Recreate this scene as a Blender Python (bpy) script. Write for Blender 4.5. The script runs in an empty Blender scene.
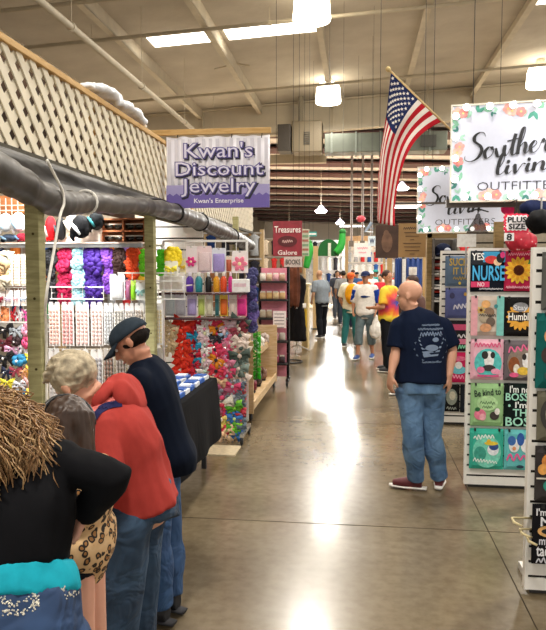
import bpy, bmesh, math, random
from mathutils import Vector, Matrix, Euler, noise
from mathutils.bvhtree import BVHTree
R = math.radians
rng = random.Random(7)
S = bpy.context.scene
COL = S.collection

# ---------------------------------------------------------------- camera, world, lights, exposure
F_PX, CX, CY, W_PX, H_PX = 680.0, 273.0, 315.0, 546, 630
YAW, PITCH, CAM_H = R(7.1), R(3.95), 1.8
cam = bpy.data.cameras.new('camera'); cam_o = bpy.data.objects.new('camera', cam); COL.objects.link(cam_o)
cam.sensor_fit = 'VERTICAL'; cam.sensor_height = 24.0; cam.lens = F_PX / H_PX * 24.0
cam.clip_start = .05; cam.clip_end = 400
cam_o.location = (0, 0, CAM_H); cam_o.rotation_euler = (R(90) - PITCH, 0, YAW)
S.camera = cam_o
S.view_settings.view_transform = 'Standard'; S.view_settings.look = 'None'
S.view_settings.gamma = 1.0; S.view_settings.use_curve_mapping = False
S.view_settings.exposure = 0.22
w = bpy.data.worlds.new('daylight'); S.world = w; w.use_nodes = True
bg = w.node_tree.nodes['Background']; bg.inputs[0].default_value = (1.0, .96, .9, 1); bg.inputs[1].default_value = .8
HIGH_BAYS = [(-1.12, 16.3, 7.6), (-1.08, 24.3, 7.6), (-1.1, 8.3, 7.6), (-1.1, 0.3, 7.6),
             (5.2, 8.0, 7.9), (5.2, 16.0, 7.9), (6.0, 24.2, 7.9)]
def area(name, loc, size, power, rot=(0, 0, 0), color=(1, .95, .87), sy=None):
    l = bpy.data.lights.new(name, 'AREA'); l.energy = power; l.color = color; l.size = size
    if sy: l.shape = 'RECTANGLE'; l.size_y = sy
    o = bpy.data.objects.new(name, l); COL.objects.link(o); o.location = loc; o.rotation_euler = rot; return o
for i, (x, y, z) in enumerate(HIGH_BAYS):
    area('high_bay_light', (x, y, z - .12), .8, (310, 170, 230, 330, 500, 500, 400)[i])
for x, y in ((-1.0, 33), (5, 34), (-6, 34), (-.6, 45), (6, 46)):
    area('far_hall_light', (x, y, 5.8), 1.6, 3300, color=(1, .97, .93))
area('stall_light', (-2.7, 4.9, 2.93), .12, 105, color=(1, .98, .95), sy=2.2)
area('stall_light', (-2.45, 6.3, 2.93), .12, 75, color=(1, .98, .95), sy=1.2)
area('stall_light', (1.5, 4.2, 3.23), .12, 20, color=(1, .97, .93), sy=1.6)

# ---------------------------------------------------------------- view geometry: a pixel turned into a point on a plane of the place
_Rm = Euler((R(90) - PITCH, 0, YAW)).to_matrix()
def ray(px, py): return _Rm @ Vector(((px - CX) / F_PX, -(py - CY) / F_PX, -1.0))
CAM = Vector((0, 0, CAM_H))
def U(px, py, d): return CAM + ray(px, py) * d
def onY(px, py, Y): r = ray(px, py); return CAM + r * (Y / r.y)
def onX(px, py, X): r = ray(px, py); return CAM + r * (X / r.x)
def onZ(px, py, z): r = ray(px, py); return CAM + r * ((z - CAM_H) / r.z)
def rectY(x0, y0, x1, y1, Y):
    mx, my = (x0 + x1) / 2, (y0 + y1) / 2
    return onY(x0, my, Y).x, onY(x1, my, Y).x, onY(mx, y1, Y).z, onY(mx, y0, Y).z   # X0 X1 Z0 Z1

# ---------------------------------------------------------------- materials
def lin(c): return c / 12.92 if c <= .04045 else ((c + .055) / 1.055) ** 2.4
def rgb(h):
    h = h.lstrip('#'); return tuple(lin(int(h[i:i + 2], 16) / 255) for i in (0, 2, 4)) + (1,)
_M = {}
def mat(h, rough=.6, metal=0., var=.12, scale=30., bump=0., emit=0., alpha=1., coat=0., trans=0.):
    k = (h, rough, metal, var, scale, bump, emit, alpha, coat, trans)
    if k in _M: return _M[k]
    m = bpy.data.materials.new('surface_' + h.lstrip('#')); m.use_nodes = True
    nt = m.node_tree; b = nt.nodes['Principled BSDF']; L = nt.links.new
    c = rgb(h)
    b.inputs['Base Color'].default_value = c; b.inputs['Roughness'].default_value = rough; b.inputs['Metallic'].default_value = metal
    if rough >= .8: b.inputs['Specular IOR Level'].default_value = .15
    if coat: b.inputs['Coat Weight'].default_value = coat
    if trans: b.inputs['Transmission Weight'].default_value = trans
    if alpha < 1: b.inputs['Alpha'].default_value = alpha
    if emit: b.inputs['Emission Color'].default_value = c; b.inputs['Emission Strength'].default_value = emit
    if (var or bump) and not emit:
        tc = nt.nodes.new('ShaderNodeTexCoord'); n = nt.nodes.new('ShaderNodeTexNoise')
        n.inputs['Scale'].default_value = scale; n.inputs['Detail'].default_value = 4; L(tc.outputs['Object'], n.inputs['Vector'])
        if var:
            r = nt.nodes.new('ShaderNodeValToRGB'); r.color_ramp.elements[0].position = .3; r.color_ramp.elements[1].position = .7
            r.color_ramp.elements[0].color = tuple(max(0, v * (1 - var)) for v in c[:3]) + (1,)
            r.color_ramp.elements[1].color = tuple(min(1, v * (1 + var)) for v in c[:3]) + (1,)
            L(n.outputs['Fac'], r.inputs['Fac']); L(r.outputs['Color'], b.inputs['Base Color'])
        if bump:
            bp = nt.nodes.new('ShaderNodeBump'); bp.inputs['Strength'].default_value = bump; bp.inputs['Distance'].default_value = .02
            L(n.outputs['Fac'], bp.inputs['Height']); L(bp.outputs['Normal'], b.inputs['Normal'])
    _M[k] = m; return m
def nodemat(name, rough=.6):
    m = bpy.data.materials.new(name); m.use_nodes = True; nt = m.node_tree; b = nt.nodes['Principled BSDF']; b.inputs['Roughness'].default_value = rough
    return m, nt, b, nt.links.new
def ramp(nt, stops, interp='LINEAR'):
    r = nt.nodes.new('ShaderNodeValToRGB'); cr = r.color_ramp; cr.interpolation = interp
    cr.elements[0].position = stops[0][0]; cr.elements[0].color = rgb(stops[0][1])
    cr.elements[1].position = stops[-1][0]; cr.elements[1].color = rgb(stops[-1][1])
    for p, h in stops[1:-1]: e = cr.elements.new(p); e.color = rgb(h)
    return r
def coord(nt, scale=(1, 1, 1), kind='Object'):
    tc = nt.nodes.new('ShaderNodeTexCoord'); mp = nt.nodes.new('ShaderNodeMapping'); mp.inputs['Scale'].default_value = scale
    nt.links.new(tc.outputs[kind], mp.inputs['Vector']); return mp.outputs['Vector']
def concrete():
    m, nt, b, L = nodemat('polished_concrete', .2)
    v = coord(nt)
    n = nt.nodes.new('ShaderNodeTexNoise'); n.inputs['Scale'].default_value = .9; n.inputs['Detail'].default_value = 9; n.inputs['Roughness'].default_value = .65; L(v, n.inputs['Vector'])
    n2 = nt.nodes.new('ShaderNodeTexNoise'); n2.inputs['Scale'].default_value = 14; n2.inputs['Detail'].default_value = 8; L(v, n2.inputs['Vector'])
    r = ramp(nt, [(.3, '665a47'), (.5, '766953'), (.7, '84765f')]); L(n.outputs['Fac'], r.inputs['Fac'])
    r2 = ramp(nt, [(.3, 'dcd8d0'), (.6, 'ffffff')]); L(n2.outputs['Fac'], r2.inputs['Fac'])
    mx = nt.nodes.new('ShaderNodeMix'); mx.data_type = 'RGBA'; mx.blend_type = 'MULTIPLY'; mx.inputs[0].default_value = .8
    L(r.outputs['Color'], mx.inputs[6]); L(r2.outputs['Color'], mx.inputs[7]); L(mx.outputs[2], b.inputs['Base Color'])
    rr = nt.nodes.new('ShaderNodeMapRange'); rr.inputs[3].default_value = .17; rr.inputs[4].default_value = .3; L(n.outputs['Fac'], rr.inputs[0]); L(rr.outputs[0], b.inputs['Roughness'])
    b.inputs['Coat Weight'].default_value = .12; b.inputs['Coat Roughness'].default_value = .1; b.inputs['IOR'].default_value = 1.5
    return m
def cloth(h, var=.12, fold=.35, sc=3.5):
    m, nt, b, L = nodemat('cloth_' + h, .9); c = rgb(h); v = coord(nt, (1, 1, .55))
    n = nt.nodes.new('ShaderNodeTexNoise'); n.inputs['Scale'].default_value = sc; n.inputs['Detail'].default_value = 2; n.inputs['Distortion'].default_value = .7; L(v, n.inputs['Vector'])
    n2 = nt.nodes.new('ShaderNodeTexNoise'); n2.inputs['Scale'].default_value = 60; L(v, n2.inputs['Vector'])
    r = nt.nodes.new('ShaderNodeValToRGB'); r.color_ramp.elements[0].color = tuple(x * (1 - var) for x in c[:3]) + (1,); r.color_ramp.elements[1].color = tuple(min(1, x * (1 + var)) for x in c[:3]) + (1,); L(n2.outputs['Fac'], r.inputs['Fac']); L(r.outputs['Color'], b.inputs['Base Color'])
    bp = nt.nodes.new('ShaderNodeBump'); bp.inputs['Strength'].default_value = fold; bp.inputs['Distance'].default_value = .07; L(n.outputs['Fac'], bp.inputs['Height']); L(bp.outputs['Normal'], b.inputs['Normal'])
    b.inputs['Specular IOR Level'].default_value = .12
    return m
def denim(dark, light, nm):
    m, nt, b, L = nodemat(nm, .85); v = coord(nt)
    n = nt.nodes.new('ShaderNodeTexNoise'); n.inputs['Scale'].default_value = 6; n.inputs['Detail'].default_value = 6; L(v, n.inputs['Vector'])
    r = ramp(nt, [(.3, dark), (.72, light)]); L(n.outputs['Fac'], r.inputs['Fac']); L(r.outputs['Color'], b.inputs['Base Color'])
    n2 = nt.nodes.new('ShaderNodeTexNoise'); n2.inputs['Scale'].default_value = 7; n2.inputs['Distortion'].default_value = 1.5; L(v, n2.inputs['Vector'])
    bp = nt.nodes.new('ShaderNodeBump'); bp.inputs['Strength'].default_value = .5; bp.inputs['Distance'].default_value = .06; L(n2.outputs['Fac'], bp.inputs['Height']); L(bp.outputs['Normal'], b.inputs['Normal'])
    return m
def leopard():
    m, nt, b, L = nodemat('leopard_print', .8); v = coord(nt)
    n = nt.nodes.new('ShaderNodeTexNoise'); n.inputs['Scale'].default_value = 18; L(v, n.inputs['Vector'])
    mx = nt.nodes.new('ShaderNodeMix'); mx.data_type = 'RGBA'; mx.inputs[0].default_value = .03; L(v, mx.inputs[6]); L(n.outputs['Color'], mx.inputs[7])
    vo = nt.nodes.new('ShaderNodeTexVoronoi'); vo.inputs['Scale'].default_value = 42; L(mx.outputs[2], vo.inputs['Vector'])
    r = ramp(nt, [(0, '9a6a38'), (.25, '9a6a38'), (.3, '1b120d'), (.46, '1b120d'), (.52, 'cfa878'), (1, 'd8b68a')]); L(vo.outputs['Distance'], r.inputs['Fac']); L(r.outputs['Color'], b.inputs['Base Color'])
    return m
def tiedye():
    m, nt, b, L = nodemat('tie_dye', .8)
    tc = nt.nodes.new('ShaderNodeTexCoord'); mp = nt.nodes.new('ShaderNodeMapping'); mp.inputs['Location'].default_value = (-.06, -.06, -1.27); L(tc.outputs['Object'], mp.inputs['Vector'])
    n = nt.nodes.new('ShaderNodeTexNoise'); n.inputs['Scale'].default_value = 9; L(mp.outputs['Vector'], n.inputs['Vector'])
    mx = nt.nodes.new('ShaderNodeMix'); mx.data_type = 'RGBA'; mx.inputs[0].default_value = .12; L(mp.outputs['Vector'], mx.inputs[6]); L(n.outputs['Color'], mx.inputs[7])
    vl = nt.nodes.new('ShaderNodeVectorMath'); vl.operation = 'LENGTH'; L(mx.outputs[2], vl.inputs[0])
    r = ramp(nt, [(.0, '7a3fa8'), (.13, '3d55b4'), (.17, 'd8385a'), (.21, 'e8702a'), (.26, 'e8c832'), (.33, 'e8d848'), (.42, '4aa85a')]); L(vl.outputs['Value'], r.inputs['Fac']); L(r.outputs['Color'], b.inputs['Base Color'])
    return m
def wood(h1, h2, nm, ax=(2, 2, 14)):
    m, nt, b, L = nodemat(nm, .75); v = coord(nt, ax)
    n = nt.nodes.new('ShaderNodeTexNoise'); n.inputs['Scale'].default_value = 3; n.inputs['Detail'].default_value = 7; n.inputs['Distortion'].default_value = .6; L(v, n.inputs['Vector'])
    r = ramp(nt, [(.35, h1), (.65, h2)]); L(n.outputs['Fac'], r.inputs['Fac']); L(r.outputs['Color'], b.inputs['Base Color'])
    return m
def insulation(h1, h2, nm):
    m, nt, b, L = nodemat(nm, .8); v = coord(nt, (1, 1, 1))
    n = nt.nodes.new('ShaderNodeTexNoise'); n.inputs['Scale'].default_value = .9; n.inputs['Detail'].default_value = 6; L(v, n.inputs['Vector'])
    r = ramp(nt, [(.3, h1), (.7, h2)]); L(n.outputs['Fac'], r.inputs['Fac']); L(r.outputs['Color'], b.inputs['Base Color'])
    bp = nt.nodes.new('ShaderNodeBump'); bp.inputs['Strength'].default_value = .5; bp.inputs['Distance'].default_value = .1; L(n.outputs['Fac'], bp.inputs['Height']); L(bp.outputs['Normal'], b.inputs['Normal'])
    return m

# ---------------------------------------------------------------- objects
W = {}          # world matrix of every root
def wm(o):
    return W.get(o.name, Matrix.Identity(4))
def tag(o, label, cat, group=None, kind=None):
    if label: o['label'] = label
    if cat: o['category'] = cat
    if group: o['group'] = group
    if kind: o['kind'] = kind
    return o
def thing(name, label, cat, loc=(0, 0, 0), rz=0., group=None):
    o = bpy.data.objects.new(name, None); COL.objects.link(o); o.location = loc; o.rotation_euler = (0, 0, rz)
    o.empty_display_size = .1
    W[o.name] = Matrix.Translation(Vector(loc)) @ Matrix.Rotation(rz, 4, 'Z')
    return tag(o, label, cat, group)
def dup(root, loc, rz=None, label=None, group=None, mats=None):
    r = root.copy(); COL.objects.link(r); r.location = loc
    if rz is not None: r.rotation_euler = (0, 0, rz)
    if label: r['label'] = label
    if group: r['group'] = group
    def rec(o, p):
        for ch in list(o.children):
            c = ch.copy(); COL.objects.link(c); c.parent = p
            if mats and c.name.split('.')[0] in mats and c.material_slots: c.material_slots[0].link = 'OBJECT'; c.material_slots[0].material = mats[c.name.split('.')[0]]
            rec(ch, c)
    rec(root, r); return r
class MB:
    """collects shapes in world coordinates; build() links them as ONE mesh object"""
    def __init__(s, M=None): s.v = []; s.f = []; s.mi = []; s.cur = 0; s.M = M; s.ms = []
    def use(s, m):
        if m not in s.ms: s.ms.append(m)
        s.cur = s.ms.index(m); return s
    def add(s, vs, fs):
        n = len(s.v)
        for p in vs: p = Vector(p); s.v.append(s.M @ p if s.M else p)
        for f in fs: s.f.append([i + n for i in f]); s.mi.append(s.cur)
        return s
    def box(s, x0, x1, y0, y1, z0, z1):
        return s.add([(x, y, z) for z in (z0, z1) for y in (y0, y1) for x in (x0, x1)],
                     [(0, 2, 3, 1), (4, 5, 7, 6), (0, 1, 5, 4), (2, 6, 7, 3), (0, 4, 6, 2), (1, 3, 7, 5)])
    def bar(s, p0, p1, a, b=None, up=(0, 0, 1)):
        p0, p1 = Vector(p0), Vector(p1); b = b or a; d = (p1 - p0).normalized(); u = Vector(up)
        if abs(d.dot(u)) > .95: u = Vector((0, 1, 0))
        x = d.cross(u).normalized(); y = x.cross(d)
        q = [p + x * sx * a / 2 + y * sy * b / 2 for p in (p0, p1) for sx, sy in ((-1, -1), (1, -1), (1, 1), (-1, 1))]
        return s.add(q, [(3, 2, 1, 0), (4, 5, 6, 7), (0, 1, 5, 4), (1, 2, 6, 5), (2, 3, 7, 6), (3, 0, 4, 7)])
    def loft(s, rings, cap=True):
        """rings: lists of n points each"""
        n = len(rings[0]); vs = [p for r in rings for p in r]; fs = []
        for i in range(len(rings) - 1):
            for k in range(n): a = i * n + k; b = i * n + (k + 1) % n; fs.append((a, b, b + n, a + n))
        if cap: fs.append(tuple(reversed(range(n)))); fs.append(tuple(range((len(rings) - 1) * n, len(rings) * n)))
        return s.add(vs, fs)
    def tube(s, pts, rad, n=8, flat=1., side=None, cap=True):
        pts = [Vector(p) for p in pts]; m = len(pts)
        if not hasattr(rad, '__len__'): rad = [rad] * m
        rings = []; prev = None
        for i, p in enumerate(pts):
            d = (pts[min(i + 1, m - 1)] - pts[max(i - 1, 0)])
            if d.length < 1e-9: d = Vector((0, 0, 1))
            d.normalize()
            if prev is None:
                u = Vector(side) if side else (Vector((0, 0, 1)) if abs(d.z) < .9 else Vector((1, 0, 0)))
            else: u = prev
            x = (u - d * u.dot(d))
            if x.length < 1e-6: x = d.orthogonal()
            x.normalize(); y = d.cross(x); prev = x
            r = rad[i]; ra, rb = (r if hasattr(r, '__len__') else (r, r * flat))
            rings.append([p + x * math.cos(2 * math.pi * k / n) * ra + y * math.sin(2 * math.pi * k / n) * rb for k in range(n)])
        return s.loft(rings, cap)
    def ell(s, c, r, ax=None, nu=14, nv=9, power=1.):
        c = Vector(c); r = r if hasattr(r, '__len__') else (r, r, r); ax = ax or (Vector((1, 0, 0)), Vector((0, 1, 0)), Vector((0, 0, 1)))
        rings = []
        for j in range(nv + 1):
            t = math.pi * (j + .02) / (nv + .04) - math.pi / 2
            ct = math.cos(t); st = math.sin(t)
            rings.append([c + ax[0] * math.cos(2 * math.pi * k / nu) * ct * r[0] + ax[1] * math.sin(2 * math.pi * k / nu) * ct * r[1] + ax[2] * st * r[2] for k in range(nu)])
        return s.loft(rings)
    def prism(s, outline, y0, y1, o=(0, 0, 0)):
        """outline in x,z; extruded along y"""
        n = len(outline); ox, oy, oz = o
        vs = [(ox + x, oy + y0, oz + z) for x, z in outline] + [(ox + x, oy + y1, oz + z) for x, z in outline]
        return s.add(vs, [tuple(range(n)), tuple(reversed(range(n, 2 * n)))] + [(k, n + k, n + (k + 1) % n, (k + 1) % n) for k in range(n)])
    def disc(s, x, y, z, rx, rz, t=.002, n=14, a0=0.):
        return s.prism([(x + rx * math.cos(a0 + 2 * math.pi * k / n), z + rz * math.sin(a0 + 2 * math.pi * k / n)) for k in range(n)], y - t, y)
    def mesh(s, name='shape'):
        me = bpy.data.meshes.new(name); me.from_pydata([tuple(p) for p in s.v], [], s.f); me.update(); return me
    def build(s, name, m=None, parent=None, smooth=False, bevel=0., local=False, seg=2):
        if parent is not None and not local:
            inv = wm(parent).inverted(); s.v = [inv @ Vector(p) for p in s.v]
        me = s.mesh(name)
        ms = s.ms or [m]
        for q in ms: me.materials.append(q)
        if s.ms: me.polygons.foreach_set('material_index', s.mi)
        bm = bmesh.new(); bm.from_mesh(me)
        bmesh.ops.recalc_face_normals(bm, faces=bm.faces)
        bm.to_mesh(me); bm.free()
        if smooth: me.polygons.foreach_set('use_smooth', [True] * len(me.polygons))
        o = bpy.data.objects.new(name, me); COL.objects.link(o)
        if parent is not None: o.parent = parent; W[o.name] = wm(parent)
        if bevel:
            b = o.modifiers.new('bevel', 'BEVEL'); b.width = bevel; b.segments = seg; b.limit_method = 'ANGLE'
        return o
def struct(o): o['kind'] = 'structure'; return o

def cr(pts, k=5):
    """Catmull-Rom through 2-D or 3-D points"""
    P = [Vector(p) for p in pts]; out = []
    for i in range(len(P) - 1):
        a, b, c, d = P[max(i - 1, 0)], P[i], P[i + 1], P[min(i + 2, len(P) - 1)]
        for j in range(k):
            t = j / k
            out.append(.5 * ((2 * b) + (c - a) * t + (2 * a - 5 * b + 4 * c - d) * t * t + (3 * b - a - 3 * c + d) * t ** 3))
    out.append(P[-1]); return out

_T = {}
def text_geo(txt, offset=0.):
    k = (txt, offset)
    if k not in _T:
        c = bpy.data.curves.new('lettering', 'FONT'); c.body = txt; c.size = 1; c.offset = offset; c.resolution_u = 2; c.align_x = 'CENTER'; c.align_y = 'CENTER'; c.space_line = .85
        o = bpy.data.objects.new('lettering_source', c); COL.objects.link(o)
        dg = bpy.context.evaluated_depsgraph_get(); me = bpy.data.meshes.new_from_object(o.evaluated_get(dg))
        _T[k] = ([v.co.copy() for v in me.vertices], [tuple(p.vertices) for p in me.polygons])
        bpy.data.objects.remove(o); bpy.data.curves.remove(c); bpy.data.meshes.remove(me)
    return _T[k]
def put_text(mb, txt, x, y, z, w_, h_, off=0., slant=0., rot=0.):
    """flat lettering facing -y, centred on x,z, fitted to a w_ x h_ box"""
    v0, _ = text_geo(txt, 0.); vs, fs = text_geo(txt, off)
    if not v0: return
    x0 = min(p.x for p in v0); x1 = max(p.x for p in v0); y0 = min(p.y for p in v0); y1 = max(p.y for p in v0)
    sx = w_ / (x1 - x0); sy = h_ / (y1 - y0); ca, sa = math.cos(rot), math.sin(rot)
    q = []
    for p in vs:
        a = (p.x - (x0 + x1) / 2) * sx; b = (p.y - (y0 + y1) / 2) * sy; a += b * slant
        q.append((x + a * ca - b * sa, y, z + a * sa + b * ca))
    mb.add(q, fs)
def scribble(mb, x, y, z, w_, h_, rot=0., seed=0):
    """a line of illegible handwriting: one looping ribbon"""
    r2 = random.Random(int(x * 1e3) + int(z * 1e3) + seed); n = max(4, int(w_ / h_ * 1.5)); P = []
    for k in range(n * 2 + 1): P.append(Vector((-w_ / 2 + w_ * k / (2 * n), (h_ / 2 if k % 2 else -h_ / 2) * r2.uniform(.45, 1.), 0)))
    C = cr(P, 4); t = h_ * .1; L_, Q = [], []; ca, sa = math.cos(rot), math.sin(rot)
    for i, p in enumerate(C):
        d = (C[min(i + 1, len(C) - 1)] - C[max(i - 1, 0)]).normalized(); n_ = Vector((-d.y, d.x, 0)) * t
        for o, A in ((n_, L_), (-n_, Q)): q = p + o; A.append((x + q.x * ca - q.y * sa, y - .00002 * i, z + q.x * sa + q.y * ca))
    k = len(C); mb.add(L_ + Q, [(i, i + 1, k + i + 1, k + i) for i in range(k - 1)])
ORD = ['first', 'second', 'third', 'fourth', 'fifth', 'sixth', 'seventh', 'eighth', 'ninth', 'tenth', 'eleventh', 'twelfth', 'thirteenth', 'fourteenth']
# ================================================================ the hall
CREAM = mat('cdc3b0', .7, var=.08, scale=3); BEIGE_WALL = insulation('988c76', 'a89c86', 'wall_liner')
floor = struct(MB().box(-14, 22, -6, 72, -.2, 0).build('floor', concrete()))
JOINT = mat('3d3428', .9, var=0)
jt = MB()
for Y in (1.55, 4.69, 7.85, 11.0, 14.1, 17.2): jt.box(-12, 20, Y, Y + .007, -.001, .0012)
for X in (.9, 4.0, -2.2): jt.box(X, X + .007, -5, 60, -.001, .0012)
struct(jt.build('trim_1', JOINT))
def roofz(x): return 8.45 + .055 * x
ROOF = insulation('b6ada0', 'c9c1b4', 'roof_insulation')
mb = MB(); mb.add([(-9.6, -6, roofz(-9.6)), (22, -6, roofz(22)), (22, 27.4, roofz(22)), (-9.6, 27.4, roofz(-9.6)),
                   (-9.6, -6, roofz(-9.6) + .2), (22, -6, roofz(22) + .2), (22, 27.4, roofz(22) + .2), (-9.6, 27.4, roofz(-9.6) + .2)],
                  [(0, 1, 2, 3), (7, 6, 5, 4), (0, 4, 5, 1), (1, 5, 6, 2), (2, 6, 7, 3), (3, 7, 4, 0)])
struct(mb.build('ceiling', ROOF))
# far, lower hall
DARK = mat('4c2a26', .7, var=.15, scale=1); PALE = insulation('b8aca4', 'd4ccc4', 'far_insulation')
FZ = lambda y: 7.35 - .028 * (y - 27.6)
FR = lambda x, y: FZ(y) + .35 - .95 * (x + 9.6) / 31.6 + .05
mb = MB(); mb.add([(-9.6, 27.6, FZ(27.6) + .35), (22, 27.6, FZ(27.6) - .6), (22, 70, FZ(70) - .6), (-9.6, 70, FZ(70) + .35),
                   (-9.6, 27.6, FZ(27.6) + .5), (22, 27.6, FZ(27.6) - .45), (22, 70, FZ(70) - .45), (-9.6, 70, FZ(70) + .5)],
                  [(0, 1, 2, 3), (7, 6, 5, 4), (0, 4, 5, 1), (1, 5, 6, 2), (2, 6, 7, 3), (3, 7, 4, 0)])
struct(mb.build('ceiling', PALE))
y = 28.4
while y < 69:
    z0 = FZ(y) + .35; z1 = FZ(y) - .6
    struct(MB().bar((-9.6, y, z0 - .16), (22, y, z1 - .16), 1.5, .08).build('roof_purlin', DARK))
    y += 3.4
struct(MB().box(-9.8, -9.6, -6, 70, 0, 8.2).build('wall_left', BEIGE_WALL))
struct(MB().box(-9.6, 22, 70, 70.2, 0, 7.6).build('wall_back', mat('cfc4b4', .8)))
# purlins of the near roof run along the aisle
for i, X in enumerate((-9.2, -6.25, -3.85, -1.0, 1.72, 4.3, 6.9, 9.6, 12.3, 15)):
    z = roofz(X)
    p = MB(); p.box(X - .03, X + .03, -6, 27.2, z - .34, z); p.box(X - .14, X + .03, -6, 27.2, z - .36, z - .32)
    struct(p.build('roof_purlin', CREAM))
# big frame across the hall
mb = MB()
mb.bar((-9.6, 27.2, roofz(-9.6) - .62), (22, 27.2, roofz(22) - .62), .06, 1.15)
mb.bar((-9.6, 27.2, roofz(-9.6) - 1.2), (22, 27.2, roofz(22) - 1.2), .4, .06)
mb.bar((-9.6, 27.2, roofz(-9.6) - .05), (22, 27.2, roofz(22) - .05), .4, .06)
for X in (-6.2, -1, 4.3, 9.6): mb.box(X - .02, X + .02, 27.0, 27.4, roofz(X) - 1.18, roofz(X) - .08)
struct(mb.build('roof_frame', mat('cabfab', .6, var=.06, scale=2)))
struct(MB().bar((-9.3, -6, 7.15), (-9.3, 27, 7.15), .25, .5).build('eave_beam', mat('8f8068', .7)))
struct(MB().box(-9.55, -9.3, 26.9, 27.5, 0, 7.9).build('frame_column', CREAM))
# skylights
SKY = mat('fff6e4', .5, emit=5.0)
for nm, X0, X1, Y0, Y1 in (('skylight', -5.8, -3.95, 18.45, 19.35), ('skylight', -3.65, -1.0, 18.45, 19.35), ('skylight', 4.4, 8.5, 18.1, 19.0), ('skylight', -5.8, -1.0, 4, 5), ('skylight', 4.4, 8.5, 4, 5)):
    z0, z1 = roofz(X0) - .02, roofz(X1) - .02
    m = MB(); m.add([(X0, Y0, z0), (X1, Y0, z1), (X1, Y1, z1), (X0, Y1, z0), (X0, Y0, z0 - .02), (X1, Y0, z1 - .02), (X1, Y1, z1 - .02), (X0, Y1, z0 - .02)],
                    [(0, 1, 2, 3), (7, 6, 5, 4), (0, 4, 5, 1), (1, 5, 6, 2), (2, 6, 7, 3), (3, 7, 4, 0)])
    struct(m.build('skylight', SKY))
# pipes under the roof
PIPE = mat('c2b8a4', .5, var=.08, scale=4)
def pipe(label, p0, p1, r, cat='pipe', hang=True):
    t = thing('sprinkler_pipe', label, cat, p0)
    MB().tube([p0, p1], r, 10).build('pipe_run', PIPE, t, smooth=True)
    p0, p1 = Vector(p0), Vector(p1); n = max(2, int((p1 - p0).length / 4))
    for i in range(n):
        q = p0.lerp(p1, (i + .5) / n); c = MB(); c.tube([q, (q.x, q.y, roofz(q.x))], .007, 6); c.tube([q + (p1 - p0).normalized() * -.04, q + (p1 - p0).normalized() * .04], r * 1.35, 10)
        c.build('pipe_hanger', PIPE, t)
for Y, lb in ((14.9, 'pale pipe crossing under the roof nearest the camera'), (17.3, 'pale pipe crossing just in front of the near skylight strip'), (23.4, 'pale pipe crossing under the roof in front of the big frame')):
    pipe(lb, (-9.2, Y, roofz(-9.2) - .42), (14, Y, roofz(14) - .42), .05)
pipe('long diagonal looking pale pipe running along the aisle above the lattice', (-5.3, 2, 6.25), (-5.3, 26.9, 6.25), .065)
br = MB(); br.tube([(-4.4, 20.9, roofz(-4) - .35), (-3.85, 21.6, roofz(-3.85) - .02)], .025, 6); br.tube([(-3.3, 20.9, roofz(-3) - .35), (-3.85, 21.6, roofz(-3.85) - .02)], .025, 6)
struct(br.build('purlin_brace', CREAM))
# high-bay lamps
def lamp(loc, label, r=.45, glow=7.):
    t = thing('high_bay_lamp', label, 'ceiling lamp', loc, group='high-bay lamps under the near roof')
    x, y, z = loc
    MB().tube([(x, y, z + .95), (x, y, z + .85), (x, y, z + .62)], [.09, .13, .16], 12).build('ballast_housing', mat('cfc6b4', .5), t)
    MB().tube([(x, y, z + .66), (x, y, z + .6), (x, y, z + .45), (x, y, z - .0), (x, y, z - .05)], [.2, r * .8, r * .92, r, r * .96], 24).build('glass_reflector', mat('fff3d8', .4, emit=glow), t, smooth=True)
    MB().tube([(x, y, z + .95), (x, y, roofz(x))], .01, 6).build('hanging_rod', PIPE, t)
LL = ['big bright square lamp glowing at the top of the picture', 'smaller bright lamp hanging in front of the big frame']
for i, (x, y, z) in enumerate(HIGH_BAYS):
    lb = LL[i] if i < 2 else ['lamp nearest the camera row over the aisle', 'lamp behind the camera over the aisle', 'lamp above the shirt stalls near the camera', 'lamp above the shirt stalls in the middle of the hall', 'farthest lamp above the shirt stalls'][i - 2]
    lamp((x, y, z), lb)
# far pendant lamps
for k, (px, py, d, lb) in enumerate(((321, 211, 36, 'bell shaped lamp hanging over the polo man in the far hall'), (340, 223, 48, 'small bell lamp above the green hanging sign'), (402, 188, 32, 'oval lamp glowing just right of the flag'), (289, 228, 50, 'distant lamp beside the maroon sign'))):
    p = U(px, py, d); t = thing('pendant_lamp', lb, 'ceiling lamp', p, group='pendant lamps in the far hall')
    MB().tube([p + Vector((0, 0, .3)), p + Vector((0, 0, .12)), p], [.06, .2, .36], 16).build('bell_shade', mat('e8e4f4', .4, emit=1.2), t, smooth=True)
    MB().tube([p + Vector((0, 0, .02)), p - Vector((0, 0, .1))], [.33, .25], 14).build('diffuser', mat('ffffff', .4, emit=7), t)
    MB().tube([p + Vector((0, 0, .3)), (p.x, p.y, FR(p.x, p.y))], .012, 6).build('hanging_rod', PIPE, t)
# strip lights in the far hall
for k, (px, py, d, lb) in enumerate(((405, 207, 38, 'long strip light above the brown framed notice'), (435, 205, 42, 'strip light hidden partly by the rear shop sign'), (352, 226, 55, 'strip light far down the aisle'))):
    p = U(px, py, d); t = thing('strip_light', lb, 'ceiling lamp', p, group='strip lights in the far hall')
    MB().box(p.x - 1.0, p.x + 1.0, p.y - .1, p.y + .1, p.z, p.z + .12).build('housing', mat('d8d4cc'), t)
    MB().box(p.x - .98, p.x + .98, p.y - .09, p.y + .09, p.z - .06, p.z).build('diffuser', mat('ffffff', emit=6), t)
    for s in (-.8, .8): MB().tube([(p.x + s, p.y, p.z + .12), (p.x + s, p.y, FR(p.x + s, p.y))], .01, 5).build('hanging_rod', PIPE, t)
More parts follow.
